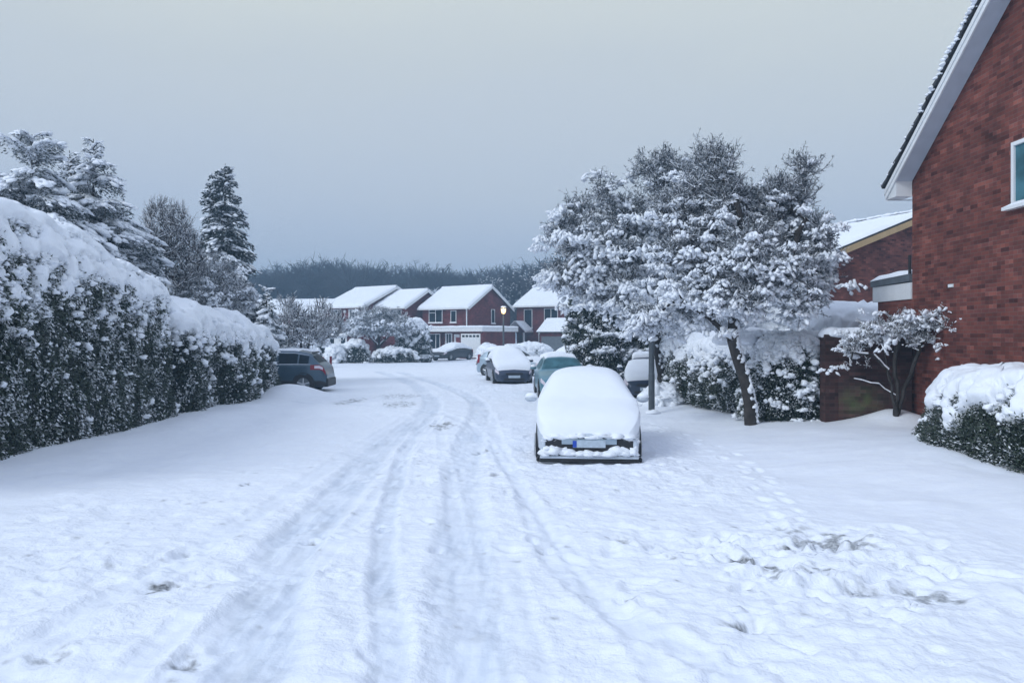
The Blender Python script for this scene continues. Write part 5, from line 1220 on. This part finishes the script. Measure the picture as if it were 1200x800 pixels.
# left big pine, further away
cs = [E(675, 285, 34, 22, 24), E(700, 250, 34, 34, 24), E(748, 232, 32, 34, 24), E(785, 222, 26, 34, 24), E(725, 300, 60, 36, 24), E(690, 325, 38, 28, 24), E(780, 280, 40, 45, 24.5), E(745, 345, 50, 34, 23.5), E(800, 340, 40, 40, 24), E(830, 250, 30, 50, 25)]
tree('spreading_pine', 'wide snowy pine reaching over the parked cars, left of the leaning one', (4.9, 24.5), [[(0, 0, -.1), (-.1, 0, .8), (-.3, 0, 1.8), (-.1, 0, 2.8), (-.4, 0, 3.6), (-.5, 0, 5.0), (-.3, 0, 6.0)], [(-.2, 0, 2.4), (-1.1, 0, 3.3), (-2.0, -.1, 3.9)], [(-.1, 0, 2.8), (.7, 0, 3.8), (.9, 0, 5.2)]],
     ellips(cs, 560, 5, .45, 10), .014, 8, .48, leaf_grey, 6, .10, .42, lumpf(3.6, .24, 2.4, 8.2, .09), 2, .55, seed=2, up=.55, rscale=1.0, twr=.006, trunk_r=.18, npad=26)

# shrub in front of the garden wall
r_ = np.random.default_rng(4)
cs = [((7.95, 16.0, 1.72), (.42, .4, .20)), ((8.3, 16.0, 1.82), (.4, .4, .2)), ((7.5, 16.05, 1.62), (.35, .35, .18)), ((7.15, 16.1, 1.4), (.2, .3, .12)), ((8.6, 15.4, 1.9), (.2, .4, .18)), ((7.35, 16, .92), (.35, .1, .06)), ((8.35, 15.8, 1.5), (.2, .3, .15))]
tree('bare_shrub', 'multi-stemmed shrub with snow along its twigs in front of the garden wall', (8.02, 15.95), [[(-.05, 0, -.1), (-.12, 0, .45), (-.22, 0, .9), (-.3, 0, 1.3)], [(-.05, 0, 0), (-.0, 0, .5), (-.05, .05, 1.1), (0, 0, 1.5)], [(0, 0, 0), (.14, 0, .5), (.3, -.1, 1.1), (.4, -.15, 1.5)], [(0, 0, 0), (-.02, 0, .35), (-.4, 0, .62), (-.9, .05, .72)], [(-.2, 0, .9), (-.5, 0, 1.2), (-.95, 0, 1.3)]],
     ellips(cs, 125, 9, .5, 5), .011, 5, .17, leaf_brown, 1, .05, .55, lumpf(3.0, .13, 0, 1.5, .11), 2, .7, seed=3, up=.4, rscale=1.05, twr=.004, step=.14, wob=.025, cat='shrub', group='shrubs and bushes', branch_snow=.95)
# bare trees, left side
cs = [E(195, 285, 24, 44, 26), E(215, 310, 26, 34, 26), E(180, 310, 18, 30, 26)]
tree('bare_tree', 'bare twiggy tree rising between the cedars and the tall spruce', (-11.7, 26), [[(0, 0, 0), (0, 0, 1.4), (.05, 0, 2.6), (0, 0, 3.6)], [(0, 0, 1.4), (-.3, 0, 3)], [(0, 0, 1.4), (.35, 0, 2.9)]], ellips(cs, 210, 12), .012, 7, .4, None, 0, sub=1, snowtw=.5, seed=4, up=1.3, twr=.0055, wob=.05, sag=-.05)
cs = [E(245, 335, 30, 28, 28), E(225, 345, 30, 22, 27), E(270, 350, 26, 18, 28)]
tree('snowy_shrub', 'bushy shrub crusted with snow just above the low hedge', (-11.0, 27.5), [[(0, 0, 0), (0, 0, 1.4), (.05, 0, 2.4)]], ellips(cs, 240, 13), .011, 8, .34, leaf_grey, 2, .08, .5, lumpf(3.0, .13, 2, 4.5, .10), 2, .9, seed=5, up=.5, twr=.006, cat='shrub')
cs = [E(350, 392, 34, 24, 36), E(335, 372, 18, 18, 36), E(378, 380, 24, 22, 37)]
tree('snowy_shrub', 'bare fan-shaped shrub with snowy twigs behind the grey-blue car', (-9.9, 36), [[(0, 0, 0), (0, 0, .8), (0, 0, 1.5)]], ellips(cs, 150, 14, .3), .016, 6, .5, None, 0, .08, .5, lumpf(2.2, .12, 0.5, 4, .08), 1, 1.0, seed=6, up=1.0, twr=.010, cat='shrub', sag=-.1)
# umbrella tree across the street
cs = [E(443, 377, 34, 9, 62), E(425, 384, 22, 9, 62), E(462, 384, 24, 9, 62), E(440, 370, 16, 8, 62)]
tree('umbrella_tree', 'small umbrella-shaped tree thick with snow on a thin trunk across the street', (-10.75, 62), [[(0, 0, 0), (0, 0, 1.2), (.05, 0, 2.2), (0, 0, 3.0)], [(0, 0, 1.3), (-1.2, 0, 2.7)], [(0, 0, 1.3), (1.3, 0, 2.6)]], ellips(cs, 190, 15), .022, 7, .6, leaf_grey, 3, .16, .45, lumpf(2.2, .24, 2.2, 5.5, .18), 2, .9, seed=7, up=.1, twr=.012, zg=0)
def far_bush(label, x, y, rx, ry, h, seed, cov=0.0, group='shrubs and bushes', dens=200, name='snowy_bush'):
    t = thing(name, label, 'bush', (x, y, gz(x, y) if y < 40 else 0), group=group)
    shell(t, dome(rx, ry, h, 0.14, seed), leaf_green, dens, .13, lambda P, N, up: (up - 0.45) * 1.4 + cov + .25 * (P[..., 2] / h - .5), .22, lumpn=260, lump=.10, frost=(.15, .6), seed=seed, edge_amp=1.0)
far_bush('tall dark bush with snowy crown right of the umbrella tree', -8.1, 63, 1.5, 1.4, 3.4, 71)
far_bush('low dark hedge-like bush under the umbrella tree', -9.2, 61.0, 1.9, .8, 1.1, 72, -.35)
far_bush('grey snowy bush left of the umbrella tree trunk', -12.3, 61, 1.0, .9, 1.7, 73, -.3)
far_bush('small snowy shrub left of the umbrella tree, by the red car', -13.9, 60.5, .8, .8, 1.3, 74, .3)
far_bush('round snowy shrub beside a small red post near the lit lamp', -1.75, 58, .85, .8, 1.35, 75, .35)
far_bush('low snow-covered shrub at the foot of the lit lamp', -.1, 62, 1.2, .8, 1.3, 76, .5)
far_bush('snowy shrubs in front of the pitched porch', 1.5, 66, 1.9, .8, 1.5, 77, .4)
far_bush('snow-topped bush at the far house end behind the red car', -17.0, 66, 1.6, 1.2, 2.2, 78, .2)
far_bush('grey snowy shrub between the bare fan shrub and the cars', -14.9, 52, 1.6, 1.2, 1.8, 79, .3)
far_bush('snowy mound of a bush by the grey post, beside the driveway car', 4.45, 22.8, .5, .45, .42, 80, 1.2, dens=60)
pst = MB().box(-2.55, -2.35, 57.1, 57.3, 0, .75).build('marker_post', door_red); tag(pst, 'short red post in the snow beside the round shrub', 'post')

# far wood
wr = np.random.default_rng(77)
def far_tree_mesh(x, y, H, spread, n, r_, wd):
    a0, a1, w0, w1 = [], [], [], []
    base = np.array([x, y, 0.]); a0.append([x, y, 0]); a1.append([x, y, H * .7]); w0.append(.22); w1.append(.10)
    z = r_.uniform(.15, .72, n) * H; az = r_.uniform(0, 2 * np.pi, n); L_ = spread * r_.uniform(.35, 1.0, n) * np.sin(np.clip(z / H, .1, 1) * np.pi * .75 + .35)
    p0 = np.stack([np.full(n, x), np.full(n, y), z], 1); d = np.stack([np.cos(az) * L_, np.sin(az) * L_, L_ * r_.uniform(.6, 1.6, n)], 1)
    p1 = p0 + d; p1[:, 2] = np.minimum(p1[:, 2], H * .97 * (1 - .42 * (np.hypot(d[:, 0], d[:, 1]) / spread) ** 2) * r_.uniform(.94, 1, n))
    k = np.repeat(np.arange(n), 7); q0 = p0[k] + (p1 - p0)[k] * r_.uniform(.35, 1, (len(k), 1)); q1 = q0 + r_.normal(0, 1, (len(k), 3)) * spread * .09 + [0, 0, spread * .05]
    A0 = np.concatenate([a0, p0, q0]); A1 = np.concatenate([a1, p1, q1]); W0 = np.concatenate([w0, np.full(n, wd * 1.6), np.full(len(k), wd)]); W1 = np.concatenate([w1, np.full(n, wd * .7), np.full(len(k), wd * .4)])
    return tubes(A0, A1, W0, W1, 3)
A = Acc(); sil_x = [180, 300, 330, 370, 400, 430, 450, 470, 500, 530, 545, 560, 600, 640, 700, 780, 900, 1000, 1060]; sil_y = [312, 309, 303, 296, 293, 296, 302, 304, 303, 309, 314, 310, 300, 292, 290, 296, 300, 305, 310]
for i in range(360):
    Y_ = wr.uniform(125, 175); xx = wr.uniform(-85, 85); pxx = 600 + 900 * xx / Y_
    H = 2.1 + (394 - np.interp(pxx, sil_x, sil_y)) / 900 * Y_; H *= wr.uniform(.98, 1.1)
    V, F = far_tree_mesh(xx, Y_, H, wr.uniform(4.5, 7), 80, wr, .055); A.add(V, F)
fw = A.build('distant_wood', farwood_m, None); fw['kind'] = 'stuff'; fw['label'] = 'bluish bare wood beyond the houses'; 
def far_tree(label, x, y, H, sp, n, seed, snowy=False):
    t = thing('distant_tree', label, 'tree', (x, y, 0), group='single bare trees behind the houses')
    r_ = np.random.default_rng(seed); V, F = far_tree_mesh(0, 0, H, sp, n, r_, .055); mesh_obj('crown', V, F, snow_m if snowy else farwood_m, t)
    mesh_obj('trunk', *tubes([[0, 0, 0]], [[0, 0, H * .6]], [.35], [.15], 8), bark_m, t)
    if not snowy:
        d = norm(r_.normal(size=(400, 3))); P = np.array([0, 0, H * .62]) + d * np.array([sp * .8, sp * .8, H * .3]) * r_.random((400, 1)) ** .4
        V, F = lumps(P, np.full(400, .10), 1); mesh_obj('snow', V, F, snow_m, t)
far_tree('round-headed dark bare tree directly behind the house with the garage', 1.0, 108, 13.4, 4.6, 170, 1)
far_tree('taller bare tree rising left of the spreading pine', 5.6, 98, 14.0, 5.2, 190, 2)
far_tree('pale frosted tree above the narrow house roof', -11.8, 118, 11.0, 4.0, 120, 3, True)
far_tree('dark bare tree between the middle and right houses', -3.4, 112, 12.0, 3.6, 140, 4)

# haze
hz = MB().box(-340, 340, -45, 540, -1.4, 30).build('haze', None)
hm = bpy.data.materials.new('haze_air'); hm.use_nodes = True; n_ = hm.node_tree; n_.nodes.clear()
o_ = n_.nodes.new('ShaderNodeOutputMaterial'); pv = n_.nodes.new('ShaderNodeVolumePrincipled'); pv.inputs['Color'].default_value = (.45, .71, 1.0, 1); pv.inputs['Density'].default_value = 0.0031
n_.links.new(pv.outputs[0], o_.inputs['Volume']); hz.data.materials.append(hm); hz['kind'] = 'stuff'; hz['label'] = 'cold pale haze over the street'
